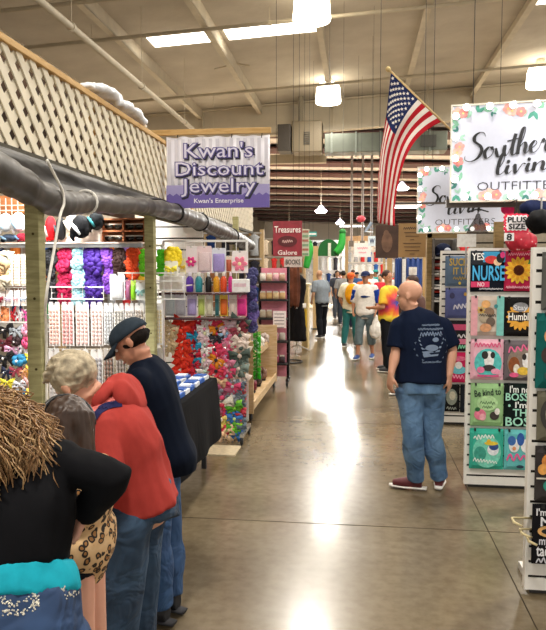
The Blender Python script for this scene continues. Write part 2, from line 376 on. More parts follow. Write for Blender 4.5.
# heater, duct
GALV = mat('5c6056', .4, metal=.5, var=.2, scale=1.5)
t = thing('unit_heater', 'beige box heater with a louvred front hanging below the frame', 'heater', (-3, 26.2, 6.1))
X0, X1, Z0, Z1 = rectY(292, 121, 322, 152, 26); MB().box(X0, X1, 25.9, 26.9, Z0, Z1).build('housing', mat('6a5e48', .6), t, bevel=.03)
m = MB()
for i in range(7): m.box(X0 + .45, X1 - .45, 25.86, 25.9, Z1 - .45 - i * .07, Z1 - .42 - i * .07)
m.build('louvre', mat('4a4438'), t)
m = MB().box(X0 - .55, X0 - .05, 25.95, 26.8, Z0 + .05, Z1 - .1); m.build('burner_box', mat('3a332b'), t, bevel=.02)
MB().tube([(X0 + .3, 26.4, Z1), (X0 + .3, 26.4, roofz(X0) + .05)], .1, 10).build('flue_pipe', mat('8a8272'), t)
t = thing('air_duct', 'grey galvanised air duct running right behind the flag', 'duct', (0, 26.3, 5.5))
X0, X1, Z0, Z1 = rectY(325, 134, 446, 153, 26.2)
MB().box(X0, X1, 25.8, 26.7, Z0, Z1).build('duct_body', GALV, t, bevel=.02)
for i in range(5): xx = X0 + (X1 - X0) * (i + .3) / 5; MB().box(xx - .03, xx + .03, 25.76, 26.74, Z0 - .04, Z1 + .04).build('seam_flange', mat('6a6f66', .5, metal=.4), t)
m = MB(); m.box(X1 - .95, X1 - .4, 25.74, 25.8, Z0 + .12, Z1 - .15); m.build('grille', mat('3a3a34'), t)
for s in (.15, .85): MB().tube([(X0 + (X1 - X0) * s, 26.3, Z1), (X0 + (X1 - X0) * s, 26.3, roofz(X0 + (X1 - X0) * s) + .05)], .015, 6).build('hanging_rod', PIPE, t)
# cream box beam below the heater
X0, X1, Z0, Z1 = rectY(268, 154, 326, 163, 27.8)
struct(MB().box(X0, X1, 27.8, 28.1, Z0, Z1).build('trim_2', mat('b5a890')))
for px in (352, 363, 372):      # conduits
    p = onY(px, 160, 29); t = thing('conduit', f'thin vertical conduit drop, {ORD[(352, 363, 372).index(px)]} from the left behind the flag', 'conduit', (p.x, p.y, 3))
    MB().tube([(p.x, p.y, FR(p.x, p.y)), (p.x, p.y, 2.9)], .05, 6).build('conduit_run', mat('8c8078'), t)
    MB().box(p.x - .1, p.x + .1, p.y - .08, p.y + .08, 2.7, 2.95).build('socket_box', mat('6c645c'), t)
# ================================================================ people
def remesh(mb, name, m, parent, vox, smooth=2, disp=0., dscale=6., post=None, extra=None, adaptive=False):
    inv = wm(parent).inverted()
    me = mb.mesh(name)
    o = bpy.data.objects.new(name, me); COL.objects.link(o)
    bm = bmesh.new(); bm.from_mesh(me); bmesh.ops.recalc_face_normals(bm, faces=bm.faces); bm.to_mesh(me); bm.free()
    r = o.modifiers.new('r', 'REMESH'); r.mode = 'VOXEL'; r.voxel_size = vox
    if smooth: s = o.modifiers.new('s', 'SMOOTH'); s.factor = .6; s.iterations = smooth
    dg = bpy.context.evaluated_depsgraph_get(); nm = bpy.data.meshes.new_from_object(o.evaluated_get(dg))
    o.modifiers.clear(); o.data = nm; bpy.data.meshes.remove(me); nm.name = name
    if disp:
        ns = [v.normal.copy() for v in nm.vertices]
        for v, n in zip(nm.vertices, ns):
            q = v.co * dscale; q.z *= .55
            v.co += n * disp * (1 - 2 * abs(noise.noise(q)) + .4 * noise.noise(q * 2.3))
    if post:
        for v in nm.vertices: v.co = post(v.co)
    for v in nm.vertices: v.co = inv @ v.co
    nm.materials.clear()
    for q in (m if isinstance(m, list) else [m]): nm.materials.append(q)
    nm.polygons.foreach_set('use_smooth', [True] * len(nm.polygons)); nm.update()
    o.parent = parent; W[o.name] = wm(parent)
    return o
def seg_pts(a, b, c, ra, rm, rb, n=5):
    """two-bone limb: list of points and radii, bulging a little below each joint"""
    P, Q = [], []
    for i in range(n): t = i / n; P.append(a.lerp(b, t)); Q.append(ra + (rm - ra) * t)
    for i in range(n + 1):
        t = i / n; P.append(b.lerp(c, t)); Q.append(rm + (rb - rm) * t + rm * .16 * math.sin(math.pi * min(1, t * 1.5)) * (t < .67))
    return P, Q
def hand(mb, wrist, direc, palm_n, s=1., curl=.6, mirror=1):
    """palm and five fingers; direc = wrist to knuckles, palm_n = the way the palm faces"""
    d = Vector(direc).normalized(); n = Vector(palm_n); n = (n - d * n.dot(d)).normalized(); x = d.cross(n) * mirror
    w0 = Vector(wrist)
    mb.tube([w0 - d * .02 * s, w0 + d * .02 * s, w0 + d * .06 * s, w0 + d * .095 * s], [(.026 * s, .019 * s), (.034 * s, .018 * s), (.041 * s, .015 * s), (.038 * s, .012 * s)], 10, side=x)
    for i, (o, L) in enumerate(((-.029, .068), (-.010, .078), (.010, .073), (.028, .056))):
        p = w0 + d * .085 * s + x * o * s; P = [p]; a = .15
        for k, f in enumerate((.45, .3, .25)):
            a += curl * (.55 if k else .35); dd = d * math.cos(a) + n * math.sin(a) + x * o * 1.5
            P.append(P[-1] + dd.normalized() * L * f * s)
        mb.tube(P, [.0095 * s, .009 * s, .0083 * s, .0065 * s], 7)
    p = w0 + d * .03 * s - x * .028 * s
    mb.tube([p, p + (d * .7 - x * .7 + n * .3).normalized() * .035 * s, p + (d * .9 - x * .45 + n * .5).normalized() * .065 * s, p + (d - x * .2 + n * .7).normalized() * .085 * s], [.013 * s, .012 * s, .0105 * s, .008 * s], 7)
def figure(label, J, skin='c98e6e', H=1.72, head_f=(0, 1, 0), head_u=(0, 0, 1), vox=.012, shirt=None, sleeve=.45, hem=.0, fit=1.0, belly=0., pants=None, pant_to=1.0, shoes='3a3a40', sole='e8e4dc', female=False, hair=None, group=None, hands=True, category='person', eyes=True, flare=0., arm=1., fold=.011, frm=None, fs=6., tg=.012):
    s = H / 1.75
    J = {k: Vector(v) for k, v in J.items()}
    base = Vector((J['pelvis'].x, J['pelvis'].y, 0))
    t = thing('person', label, category, base, group=group)
    hipv = (J['hipR'] - J['hipL']).normalized(); shv = (J['shR'] - J['shL']).normalized()
    up0 = (J['chest'] - J['pelvis']).normalized()
    wid = .92 if female else 1.
    neck, chest, pel = J['neck'], J['chest'], J['pelvis']
    waist = pel.lerp(chest, .45)
    stops = [(pel - up0 * .12 * s, .105, .095, 0), (pel - up0 * .04 * s, .16, .125, .1), (pel + up0 * .05 * s, .158, .118, .25), (waist, .138, .105, .4), (waist.lerp(chest, .5), .15, .115, .6), (chest, .165, .125, .8),
             (chest.lerp(neck, .45), .172, .115, .95), (chest.lerp(neck, .75), .15, .09, 1), (chest.lerp(neck, .93), .09, .07, 1), (neck + (neck - chest).normalized() * .02, .055, .058, 1)]
    def torso(mb, g, frm=0, flr=0.):
        rings = []; fine = []
        for i, (c, a, b, k) in enumerate(stops):
            if i < frm: continue
            sv = hipv.lerp(shv, k).normalized(); d = (stops[min(i + 1, 9)][0] - stops[max(i - 1, 0)][0]).normalized(); y = d.cross(sv).normalized() * -1.; sv = y.cross(d) * (1 if y.cross(d).dot(sv) > 0 else -1)
            if g > 0 and not female and 1 <= i <= 4: a, b = max(a, .157), max(b, .118)
            a2 = a * s * wid + g; b2 = b * s + g
            if i <= 2 and female: a2 *= 1.08
            if 1 <= i <= 5: b2 += belly * .6; a2 += belly * .35
            if i <= 3: a2 += flr * (3 - i) / 3; b2 += flr * (3 - i) / 3
            if i == 9: a2 = min(a2, .062 * s + g * .2); b2 = min(b2, .06 * s + g * .2)
            fw = sv.cross(d)
            n = 18; rings.append([c + sv * math.copysign(abs(math.cos(q)) ** .85, math.cos(q)) * a2 + y * math.copysign(abs(math.sin(q)) ** .9, math.sin(q)) * b2 for q in [2 * math.pi * k2 / n for k2 in range(n)]])
        K = len(rings); N = 18
        for i in range(K - 1):
            A, B, C_, D_ = rings[max(i - 1, 0)], rings[i], rings[i + 1], rings[min(i + 2, K - 1)]
            for j in range(4):
                u = j / 4
                fine.append([.5 * ((2 * B[k]) + (C_[k] - A[k]) * u + (2 * A[k] - 5 * B[k] + 4 * C_[k] - D_[k]) * u * u + (3 * B[k] - A[k] - 3 * C_[k] + D_[k]) * u ** 3) for k in range(N)])
        fine.append(rings[-1]); mb.loft(fine)
        for e in (-1, 1):
            sh = J['sh' + 'LR'[e > 0]]; nb = neck.lerp(chest, .12); mb.tube([nb, nb.lerp(sh, .5) , sh.lerp(nb, .12)], [.045 * s + g * .4, .05 * s + g * .7, .045 * s + g], 12)
    hf = Vector(head_f).normalized(); hu = Vector(head_u); hu = (hu - hf * hu.dot(hf)).normalized(); hr = hf.cross(hu)
    hc = J['head']; ax = (hr, hf, hu)
    def hp(x, y, z): return hc + (hr * x + hf * y + hu * z) * s
    b = MB()
    torso(b, -.012)
    b.tube([neck - (neck - chest).normalized() * .05, neck.lerp(hc, .35), hp(0, -.02, -.05)], [.058 * s, .054 * s, .052 * s], 12)
    b.ell(hp(0, -.012, .028), (.075 * s, .097 * s, .086 * s), ax); b.ell(hp(0, .022, -.045), (.058 * s, .066 * s, .068 * s), ax); b.ell(hp(0, .052, -.088), (.03 * s, .03 * s, .026 * s), ax)
    b.tube([hp(0, .082, .012), hp(0, .1, -.018), hp(0, .108, -.034)], [.009 * s, .012 * s, .015 * s], 8)
    b.tube([hp(-.045, .072, .026), hp(0, .087, .03), hp(.045, .072, .026)], .011 * s, 6)
    b.tube([hp(-.024, .076, -.064), hp(0, .086, -.066), hp(.024, .076, -.064)], .0095 * s, 6)
    for e in (-1, 1):
        b.ell(hp(e * .079, -.005, -.008), (.009 * s, .02 * s, .032 * s), ax, 8, 6)
        sh, el, wr = J['sh' + 'LR'[e > 0]], J['el' + 'LR'[e > 0]], J['wr' + 'LR'[e > 0]]
        P, Q = seg_pts(sh, el, wr, .053 * s * wid, .041 * s * wid, .027 * s)
        b.ell(sh, .05 * s * wid); b.tube(P, Q, 12)
        hd = J.get('hd' + 'LR'[e > 0], wr + (wr - el).normalized() * .1) - wr
        pn = (chest - wr); pn = pn - hd.normalized() * pn.dot(hd.normalized())
        if hands: hand(b, wr, hd, pn if pn.length > .02 else hf, s, .5, e)
        else: b.tube([wr, wr + hd.normalized() * .17 * s], [.03 * s, .03 * s], 8)
        hp_, kn, an, to = (J[k + 'LR'[e > 0]] for k in ('hip', 'kn', 'an', 'to'))
        P, Q = seg_pts(hp_, kn, an, .08 * s, .054 * s, .037 * s)
        b.ell(hp_, .08 * s); b.tube(P, Q, 12)
        b.tube([an, an.lerp(to, .3) - Vector((0, 0, .045)), to], [.038 * s, .036 * s, .022 * s], 10)
    remesh(b, 'body', mat(skin, .55, var=.06, scale=12), t, vox, 2)
    if eyes:
        for e in (-1, 1):
            m = MB(); m.ell(hp(e * .032, .079, .006), (.012 * s, .008 * s, .008 * s), ax, 8, 6); o = m.build('eye', mat('eee8e0', .2, var=0), t, smooth=True)
            m = MB(); m.ell(hp(e * .032, .086, .006), (.005 * s, .003 * s, .006 * s), ax, 8, 6); m.build('iris', mat('2a1c14', .2, var=0), o, smooth=True)
        m = MB(); m.tube([hp(-.022, .0855, -.0655), hp(0, .096, -.067), hp(.022, .0855, -.0655)], .004 * s, 6); m.build('lips', mat('a05a50', .5, var=0), t, smooth=True)
    g = .016 * s * fit
    if shirt:
        m = MB(); torso(m, g, (0 if hem > 0 else 1) if frm is None else frm, flare)
        if hem > 0: m.v[:18] = [p - up0 * hem for p in m.v[:18]]; 
        sl = shirt if not isinstance(shirt, (list, tuple)) else shirt[0]
        for e in (-1, 1):
            sh, el, wr = J['sh' + 'LR'[e > 0]], J['el' + 'LR'[e > 0]], J['wr' + 'LR'[e > 0]]
            P, Q = seg_pts(sh, el, wr, (.053 * s * wid + g) * arm, (.043 * s * wid + g) * arm, (.03 * s + g) * arm, 6)
            n = max(3, int(sleeve * 12) + 1); P = P[:n]; Q = Q[:n]
            if sleeve < .6: Q = [q * (1 + .18 * i / n) for i, q in enumerate(Q)]
            m.ell(sh, .05 * s * wid + g); m.tube(P, Q, 14)
        so = remesh(m, 'shirt', sl, t, vox, 3, disp=fold * s, dscale=fs)
    if pants:
        m = MB(); c0 = stops[:4]; rings = []
        gp = tg * s
        for i in range(0, 4):
            c, a, bb, k = stops[i]; d = up0; sv = hipv; a, bb = (.138, .116) if i == 0 else (a, bb); y = d.cross(sv).normalized(); a2 = a * s * wid * (1.08 if female else 1) + gp; b2 = bb * s + gp + belly * .4
            rings.append([c + sv * math.copysign(abs(math.cos(q)) ** .85, math.cos(q)) * a2 + y * math.copysign(abs(math.sin(q)) ** .9, math.sin(q)) * b2 for q in [2 * math.pi * k2 / 18 for k2 in range(18)]])
        rings[-1] = [p - up0 * (.06 if tg > .011 else .1) * s for p in rings[-1]]
        m.loft(rings)
        for e in (-1, 1):
            hp_, kn, an = (J[k + 'LR'[e > 0]] for k in ('hip', 'kn', 'an'))
            P, Q = seg_pts(hp_, kn, an, (.088 + tg) * s, .075 * s, .063 * s, 6); n = max(2, int(round(pant_to * 12)) + 1)
            m.ell(hp_ + (hp_ - kn).normalized() * .01, (.093 + tg) * s); m.tube(P[:n], Q[:n], 14)
        remesh(m, 'trousers', pants, t, vox, 2, disp=.007 * s, dscale=8)
    if shoes:
        for e in (-1, 1):
            an, to = J['an' + 'LR'[e > 0]], J['to' + 'LR'[e > 0]]
            d = (to - an); d.z = 0; d.normalize(); h0 = an - d * .045 * s; zf = min(an.z - .075 * s, to.z - .02)
            m = MB(); pts = [h0, an + d * .03 * s, an + d * .11 * s, an + d * .185 * s]
            zz = [zf + .055, zf + .052, zf + .042, zf + .034]; rr = [(.036, .048), (.042, .048), (.047, .038), (.035, .026)]
            m.tube([Vector((p.x, p.y, z)) for p, z in zip(pts, zz)], [(a * s, c * s) for a, c in rr], 14, side=d.cross(Vector((0, 0, 1))))
            m.tube([an + Vector((0, 0, .0)), Vector((an.x, an.y, zf + .05))], [.043 * s, .048 * s], 12)
            o = remesh(m, 'shoe', mat(shoes, .6), t, vox * .8, 2)
            m = MB(); m.tube([Vector((p.x, p.y, zf + .012)) for p in [h0 - d * .038 * s] + pts[1:] + [an + d * .215 * s]], [(a * s, .012) for a in (.03, .043, .05, .04, .02)], 12, side=d.cross(Vector((0, 0, 1))))
            m.build('sole', mat(sole, .7), o, smooth=True)
    if hair: hair(t, hp, ax, s, vox)
    return t, hp, ax, s
def hair_cap(col, back=1., low=0., top=1., jit=.006):
    def f(t, hp, ax, s, vox):
        m = MB(); m.ell(hp(0, -.022, .036), (.084 * s, .1 * s, .09 * s * top), ax, 18, 12)
        if low: m.ell(hp(0, -.052, -.02 - low * .3), (.07 * s, .06 * s, (.06 + low) * s), ax, 16, 10)
        inv_f = ax[1]; hc = hp(0, 0, 0)
        def post(p):
            return p + (p - hc).normalized() * noise.noise(p * 55) * jit
        remesh(m, 'hair', mat(col, .7, var=.35, scale=60, bump=.6), t, vox * .8, 1, post=post)
    return f
def stand(x, y, rz, H=1.72, lean=0., arms=0.35, step=.0, wide=0.):
    """an upright pose; rz turns the person, 0 looks along +y (away down the aisle)"""
    s = H / 1.75; M = Matrix.Translation((x, y, 0)) @ Matrix.Rotation(rz, 4, 'Z')
    def q(a, b, c): return M @ Vector((a * s, b * s, c * s))
    L = lean
    J = dict(pelvis=q(0, 0, .96), chest=q(0, L * .5, 1.27), neck=q(0, L * .9, 1.47), head=q(0, L * 1.2 + .03, 1.635))
    for e, k in ((-1, 'L'), (1, 'R')):
        J['sh' + k] = q(e * .18, L * .8, 1.41); J['el' + k] = q(e * (.23 + wide), L * .7 - .02, 1.13); J['wr' + k] = q(e * (.22 + wide * .5), L * .7 + .12 * arms * 2, .89 + arms * .25)
        J['hip' + k] = q(e * .09, 0, .9); J['kn' + k] = q(e * .1, .03 + e * step * .5, .5); J['an' + k] = q(e * .11, e * step, .09); J['to' + k] = q(e * .12, e * step + .15, .03)
    return J, (M.to_3x3() @ Vector((0, 1, 0)))
UZ = Vector((0, 0, 1))
def foot(px, py, yaw, J, k, H=1.75):
    """ankle and toe joints for a foot whose heel stands at a floor pixel"""
    p = onZ(px, py, 0); d = Vector((math.sin(yaw), math.cos(yaw), 0))
    J['an' + k] = p + d * .03 + Vector((0, 0, .09)); J['to' + k] = p + d * .2 + Vector((0, 0, .03))

# ---- bald man walking up the aisle
D = 5.42
J = dict(pelvis=U(421, 378, D), chest=U(422, 345, D + .02), neck=U(411, 312, D), head=U(409, 295, D - .02), shL=U(400, 326, D), shR=U(443, 327, D + .02),
         elL=U(396, 352, D - .02), wrL=U(391, 374, D - .08), elR=U(452, 350, D + .02), wrR=U(449, 376, D - .05), hipL=U(410, 394, D), hipR=U(432, 394, D + .02), knL=U(413, 436, D - .03), knR=U(432, 436, D + .05))
J['hdL'] = J['wrL'] + Vector((-.01, .0, -.1)); J['hdR'] = J['wrR'] + Vector((.01, .02, -.1))
pL = onZ(416, 490, 0); pR = onZ(439, 488, 0)
J['anL'] = pL + Vector((0, 0, .09)); J['toL'] = pL + Vector((-.16, .04, .03)); J['anR'] = pR + Vector((0, 0, .09)); J['toR'] = pR + Vector((.03, .16, .03))
hf = Vector((-.93, .3, -.12)); hu = Vector((-.12, 0, 1))
JEANS = denim('3c5c80', '6f93b8', 'faded_blue_denim'); DJEANS = denim('1c2c46', '34506f', 'dark_blue_denim')
NAVY = cloth('101a30')
def fringe(t, hp, ax, s, vox):
    m = MB(); m.ell(hp(0, -.03, -.005), (.078 * s, .084 * s, .045 * s), ax, 16, 8); 
    remesh(m, 'cropped_hair', mat('b08a70', .8), t, vox, 1)
t, hp, ax, s = figure('bald man in a navy T-shirt with a printed back and faded blue jeans, looking left', J, 'd29c80', 1.78, hf, hu, .0085, shirt=NAVY, sleeve=.42, hem=.0, fit=1.35, belly=.03, fold=.010, tg=.016, pants=JEANS, shoes='5a1c22', sole='e6e2dc', flare=.01)
def onto(parent, shape, name, m, plane_fn, direction, off=.004):
    """lay a flat pattern on the surface of a garment"""
    dg = bpy.context.evaluated_depsgraph_get(); me = shape.data; M = wm(parent)
    bvh = BVHTree.FromPolygons([v.co for v in me.vertices], [tuple(p.vertices) for p in me.polygons])
    d = Vector(direction).normalized()
    def proj(p):
        q = M.inverted() @ p; h = bvh.ray_cast(q - d * 1.5, d)
        return h[0] - d * off if h[0] else None
    return proj
shirt_o = [c for c in t.children if c.name.startswith('shirt')][0]
proj = onto(t, shirt_o, '', None, None, (-.1, 1, 0))
PRN = mat('7888a0', .8, var=.1)
bk = MB()
scribble(bk, 0, 0, .11, .14, .014); scribble(bk, 0, 0, .085, .2, .016, seed=3); scribble(bk, 0, 0, -.118, .15, .012, seed=5)
scribble(bk, 0, 0, .055, .17, .03, seed=7); bk.disc(0, 0, -.03, .05, .02, .0001); bk.disc(.03, 0, .02, .025, .014, .0001); bk.disc(-.04, 0, -.07, .03, .01, .0001)
for k in range(5): bk.prism([(-.1 + .008 * k, .02 - .024 * k), (.1 - .012 * k, .028 - .024 * k), (.095 - .012 * k, .016 - .024 * k), (-.09 + .008 * k, .008 - .024 * k)], 0, 0.0001)
for k in range(14): a = math.pi * 2 * k / 14; bk.prism([(.125 * math.cos(a), -.03 + .085 * math.sin(a)), (.137 * math.cos(a + .1), -.03 + .093 * math.sin(a + .1)), (.125 * math.cos(a + .2), -.03 + .085 * math.sin(a + .2))], 0, .0001)
c0 = U(428, 341, D); ok = MB(); idx = {}
vs = []
for p in bk.v:
    q = proj(c0 + Vector((p.x * 1.05, 0, p.z * 1.25))); vs.append(q)
fs = [f for f in bk.f if all(vs[i] is not None for i in f)]
pm = MB(); pm.v = [q or Vector((0, 0, 0)) for q in vs]; 
used = sorted({i for f in fs for i in f}); mp = {a: b for b, a in enumerate(used)}
pm.v = [vs[i] for i in used]; pm.f = [[mp[i] for i in f] for f in fs]; pm.mi = [0] * len(pm.f)
o = pm.build('shirt_print', PRN, t, local=True); o['label'] = 'pale grey lettering and emblem on the back'

# ---- man in a dark cap and navy T-shirt, bent over the counter
D = 3.5
J = dict(pelvis=U(166, 452, D + .05), chest=U(152, 400, D + .03), neck=U(145, 362, D), head=U(131, 342, D - .02), shL=U(141, 380, D - .12), shR=U(158, 376, D + .22),
         elL=U(126, 430, D - .12), wrL=U(100, 424, D + .05), elR=U(150, 436, D + .25), wrR=U(126, 440, D + .25), hipL=U(157, 486, D - .06), hipR=U(163, 484, D + .14), knL=U(156, 545, D - .04), knR=U(168, 542, D + .12))
pL = onZ(160, 624, 0); pR = onZ(171, 612, 0)
J['anL'] = pL + Vector((0, 0, .09)); J['toL'] = pL + Vector((-.17, .05, .03)); J['anR'] = pR + Vector((0, 0, .09)); J['toR'] = pR + Vector((-.16, .05, .03))
def cap_hair(t, hp, ax, s, vox):
    m = MB(); m.ell(hp(0, -.024, .0), (.0795 * s, .088 * s, .05 * s), ax, 16, 9)
    remesh(m, 'hair', mat('17110e', .85, var=.3, scale=60, bump=.2), t, vox * .9, 1, post=lambda p: p + Vector((1, 1, 1)) * noise.noise(p * 60) * .005)
    m = MB()
    rings = []
    for k in range(7):
        a = k / 6 * math.pi / 2 * .97; r = math.cos(a) ** .8; rings.append([hp(math.cos(q) * .09 * r, -.012 + math.sin(q) * .11 * r, .028 + .085 * math.sin(a)) for q in [2 * math.pi * j / 24 for j in range(24)]])
    m.loft(rings); c = m.build('cap', mat('2c3640', .85, var=.15), t, smooth=True)
    m = MB(); n = 12; top = []; bot = []
    for j in range(n + 1):
        q = math.pi * (.12 + .76 * j / n); top.append(hp(math.cos(q) * .085, .07 + math.sin(q) * .115 - .02, .03 - .018 * math.sin(q) - .012 * math.cos(q) ** 2 * 2)); 
    inner = [hp(math.cos(math.pi * (.12 + .76 * j / n)) * .084, .0 + math.sin(math.pi * (.12 + .76 * j / n)) * .09, .035) for j in range(n + 1)]
    dn = ax[2] * -.005
    vs = top + inner + [p + dn for p in top] + [p + dn for p in inner]; N = n + 1
    fs = [(j, j + 1, N + j + 1, N + j) for j in range(n)] + [(2 * N + j + 1, 2 * N + j, 3 * N + j, 3 * N + j + 1) for j in range(n)] + [(j + 1, j, 2 * N + j, 2 * N + j + 1) for j in range(n)]
    m.add(vs, fs); m.build('cap_brim', mat('27303a', .85), c)
    m = MB(); m.ell(hp(-.03, .088, .07), (.02, .006, .02), ax, 10, 6); m.build('cap_badge', mat('b8bcc0', .6), c)
t, *_ = figure('man in a dark baseball cap and navy T-shirt bending over the counter', J, 'b98064', 1.76, (-.78, -.16, -.6), (-.58, .0, .8), .009, shirt=cloth('0b1322'), sleeve=.46, hem=.001, fit=.8, tg=.002, belly=.0, fold=.008, pants=denim('20385c', '34567f', 'blue_denim'), shoes='17171c', sole='24242a', hair=cap_hair, flare=.015)
# ---- man in the red hooded sweatshirt
D = 2.82
J = dict(pelvis=U(140, 497, D + .02), chest=U(126, 447, D), neck=U(105, 402, D - .03), head=U(77, 383, D - .05), shL=U(100, 424, D - .16), shR=U(122, 408, D + .2),
         elL=U(108, 474, D - .22), wrL=U(72, 492, D - .02), elR=U(95, 480, D + .3), wrR=U(62, 480, D + .28), hipL=U(125, 526, D - .08), hipR=U(138, 522, D + .12), knL=U(117, 648, D + .0), knR=U(138, 636, D + .14))
pL = onZ(120, 700, 0)
J['anL'] = U(112, 756, D - .0); J['anR'] = U(136, 720, D + .2)
for k in 'LR': J['an' + k].z = .09; J['to' + k] = J['an' + k] + Vector((-.16, .03, -.06))
def blond(t, hp, ax, s, vox):
    m = MB(); m.ell(hp(0, -.02, .036), (.088 * s, .108 * s, .094 * s), ax, 18, 12)
    r2 = random.Random(4)
    for k in range(170):
        a = r2.uniform(0, 6.283); c = r2.uniform(.0, .92)
        n = (hp(math.cos(a) * c, math.sin(a) * c, math.sqrt(1 - c * c)) - hp(0, 0, 0)).normalized() * 1
        p0 = hp(0, -.02, .036) + Vector(n) * .088 * s; f = (hp(0, 1, .2) - hp(0, 0, 0)).normalized()
        p1 = p0 + (f * .6 + n * .6) * .028; p2 = p1 + f * .025 - n * .006
        m.tube([p0, p1, p2], [.008, .006, .002], 5)
    remesh(m, 'hair', mat('b0a288', .7, var=.45, scale=30, bump=.4), t, .006, 1, post=lambda p: p + (p - hp(0, 0, 0)).normalized() * .007 * noise.noise(Vector((p.x * 22, p.y * 90, p.z * 40))))
RED = cloth('a63c36', fold=.5)
t, hp, ax, s = figure('blond man in a red hooded sweatshirt with navy shoulder stripes leaning forward', J, 'd0987c', 1.74, (-.62, .3, -.72), (-.66, .1, .74), .0085, shirt=RED, sleeve=.97, hem=.0, fit=1.35, belly=.0, fold=.012, fs=7., tg=.022, pants=denim('1e2f44', '38536e', 'dark_wash_denim'), shoes='2a2a30', hair=blond, flare=.01)
m = MB(); sl_ = (J['chest'] - J['neck']).normalized(); lat = (J['shR'] - J['shL']).normalized(); nn = lat.cross(sl_).normalized()
if nn.z < 0: nn = -nn
hc_ = U(130, 394, D + .03)
m.ell(hc_, (.15, .095, .045), (lat, sl_, nn), 18, 12)
P = [U(96, 405, D - .13), U(101, 396, D - .13), U(110, 386, D - .06), U(116, 381, D + .04), U(110, 383, D + .13)]
m.tube(cr(P, 4), .02, 10)
remesh(m, 'hood', RED, t, .009, 12, disp=.012, dscale=9)
sh_o = [c for c in t.children if c.name.startswith('shirt')][0]
bvh = BVHTree.FromPolygons([v.co for v in sh_o.data.vertices], [tuple(p.vertices) for p in sh_o.data.polygons])
def band(pix, wpx, name, m, off=.004, dz=0, kids=t):
    """a strip sewn on the sleeve"""
    inv = wm(kids).inverted(); q = cr([Vector((a, b, 0)) for a, b in pix], 6); rows = []
    for i, p in enumerate(q):
        d = (q[min(i + 1, len(q) - 1)] - q[max(i - 1, 0)]).normalized(); n = Vector((-d.y, d.x, 0)); row = []
        for e in (-1, -.33, .33, 1):
            pp = p + n * e * wpx; r = ray(pp.x, pp.y).normalized(); h = bvh.ray_cast(inv @ CAM, inv.to_3x3() @ r); row.append(inv.inverted() @ (h[0] - r * off) if h[0] else None)
        rows.append(row)
    mb = MB()
    for a, b in zip(rows, rows[1:]):
        for k in range(3):
            c = [a[k], b[k], b[k + 1], a[k + 1]]
            if all(x is not None for x in c): mb.add(c, [(0, 1, 2, 3)])
    o = mb.build(name, m, kids); s_ = o.modifiers.new('thick', 'SOLIDIFY'); s_.thickness = .002; return o
band([(94, 418), (100, 410), (110, 405), (122, 403)], 3.4, 'shoulder_stripe', mat('23244a', .9))['label'] = 'navy stripe over the shoulder'
band([(93, 410), (100, 403), (108, 400), (118, 399)], 2.2, 'shoulder_panel', mat('d87870', .9))['label'] = 'paler pink shoulder panel'

# ---- girl in the leopard top
D = 2.27
J = dict(pelvis=U(77, 538, D + .03), chest=U(77, 496, D), neck=U(74, 456, D - .0), head=U(67, 430, D), shL=U(66, 470, D - .1), shR=U(100, 468, D + .1),
         elL=U(66, 520, D - .1), wrL=U(52, 500, D + .1), elR=U(100, 515, D + .18), wrR=U(78, 510, D + .25), hipL=U(73, 556, D - .04), hipR=U(84, 556, D + .08), knL=U(80, 665, D - .02), knR=U(93, 655, D + .08))
for k, x in (('L', 81), ('R', 92)): q = U(x, 760, D + .05); J['an' + k] = Vector((q.x, q.y, .09)); J['to' + k] = J['an' + k] + Vector((-.1, .12, -.06))
def longhair(t, hp, ax, s, vox):
    m = MB(); m.ell(hp(0, -.02, .03), (.086 * s, .102 * s, .092 * s), ax, 18, 12); r2 = random.Random(9)
    for k in range(46):
        a = math.pi * (1.0 + (k / 45)); c0 = hp(math.cos(a) * .08, -.02 + math.sin(a) * .092, .04)
        e = c0 + Vector((r2.uniform(-.02, .02), r2.uniform(-.03, .01), -.12)); e2 = e + Vector((r2.uniform(-.02, .02), r2.uniform(-.02, .02), -.1 - r2.random() * .06))
        m.tube(cr([c0, e, e2], 3), [.016, .016, .015, .013, .012, .009, .004], 6)
    remesh(m, 'hair', mat('3c2a20', .45, var=.3, scale=14, bump=.15), t, .0065, 2, post=lambda p: p + (p - hp(0, 0, 0)).normalized() * .008 * noise.noise(Vector((p.x * 75, p.y * 75, p.z * 7))))
    m = MB(); m.tube([hp(math.cos(q) * .093, -.03 + .02 * math.sin(q), .028 + math.sin(q) * .102) for q in [math.pi * (k - 1) / 14 for k in range(17)]], .009, 8)
    m.build('headband', mat('101014', .4), t, smooth=True)
t, *_ = figure('girl with long brown hair and a black headband in a leopard print top', J, 'd59c84', 1.58, (-.55, .72, -.5), (-.25, .42, .87), .0085, shirt=leopard(), sleeve=.35, hem=.02, fit=.55, tg=-.008, fold=.006, pants=mat('14141a', .85), pant_to=.1, shoes='d8d0d0', female=True, hair=longhair)

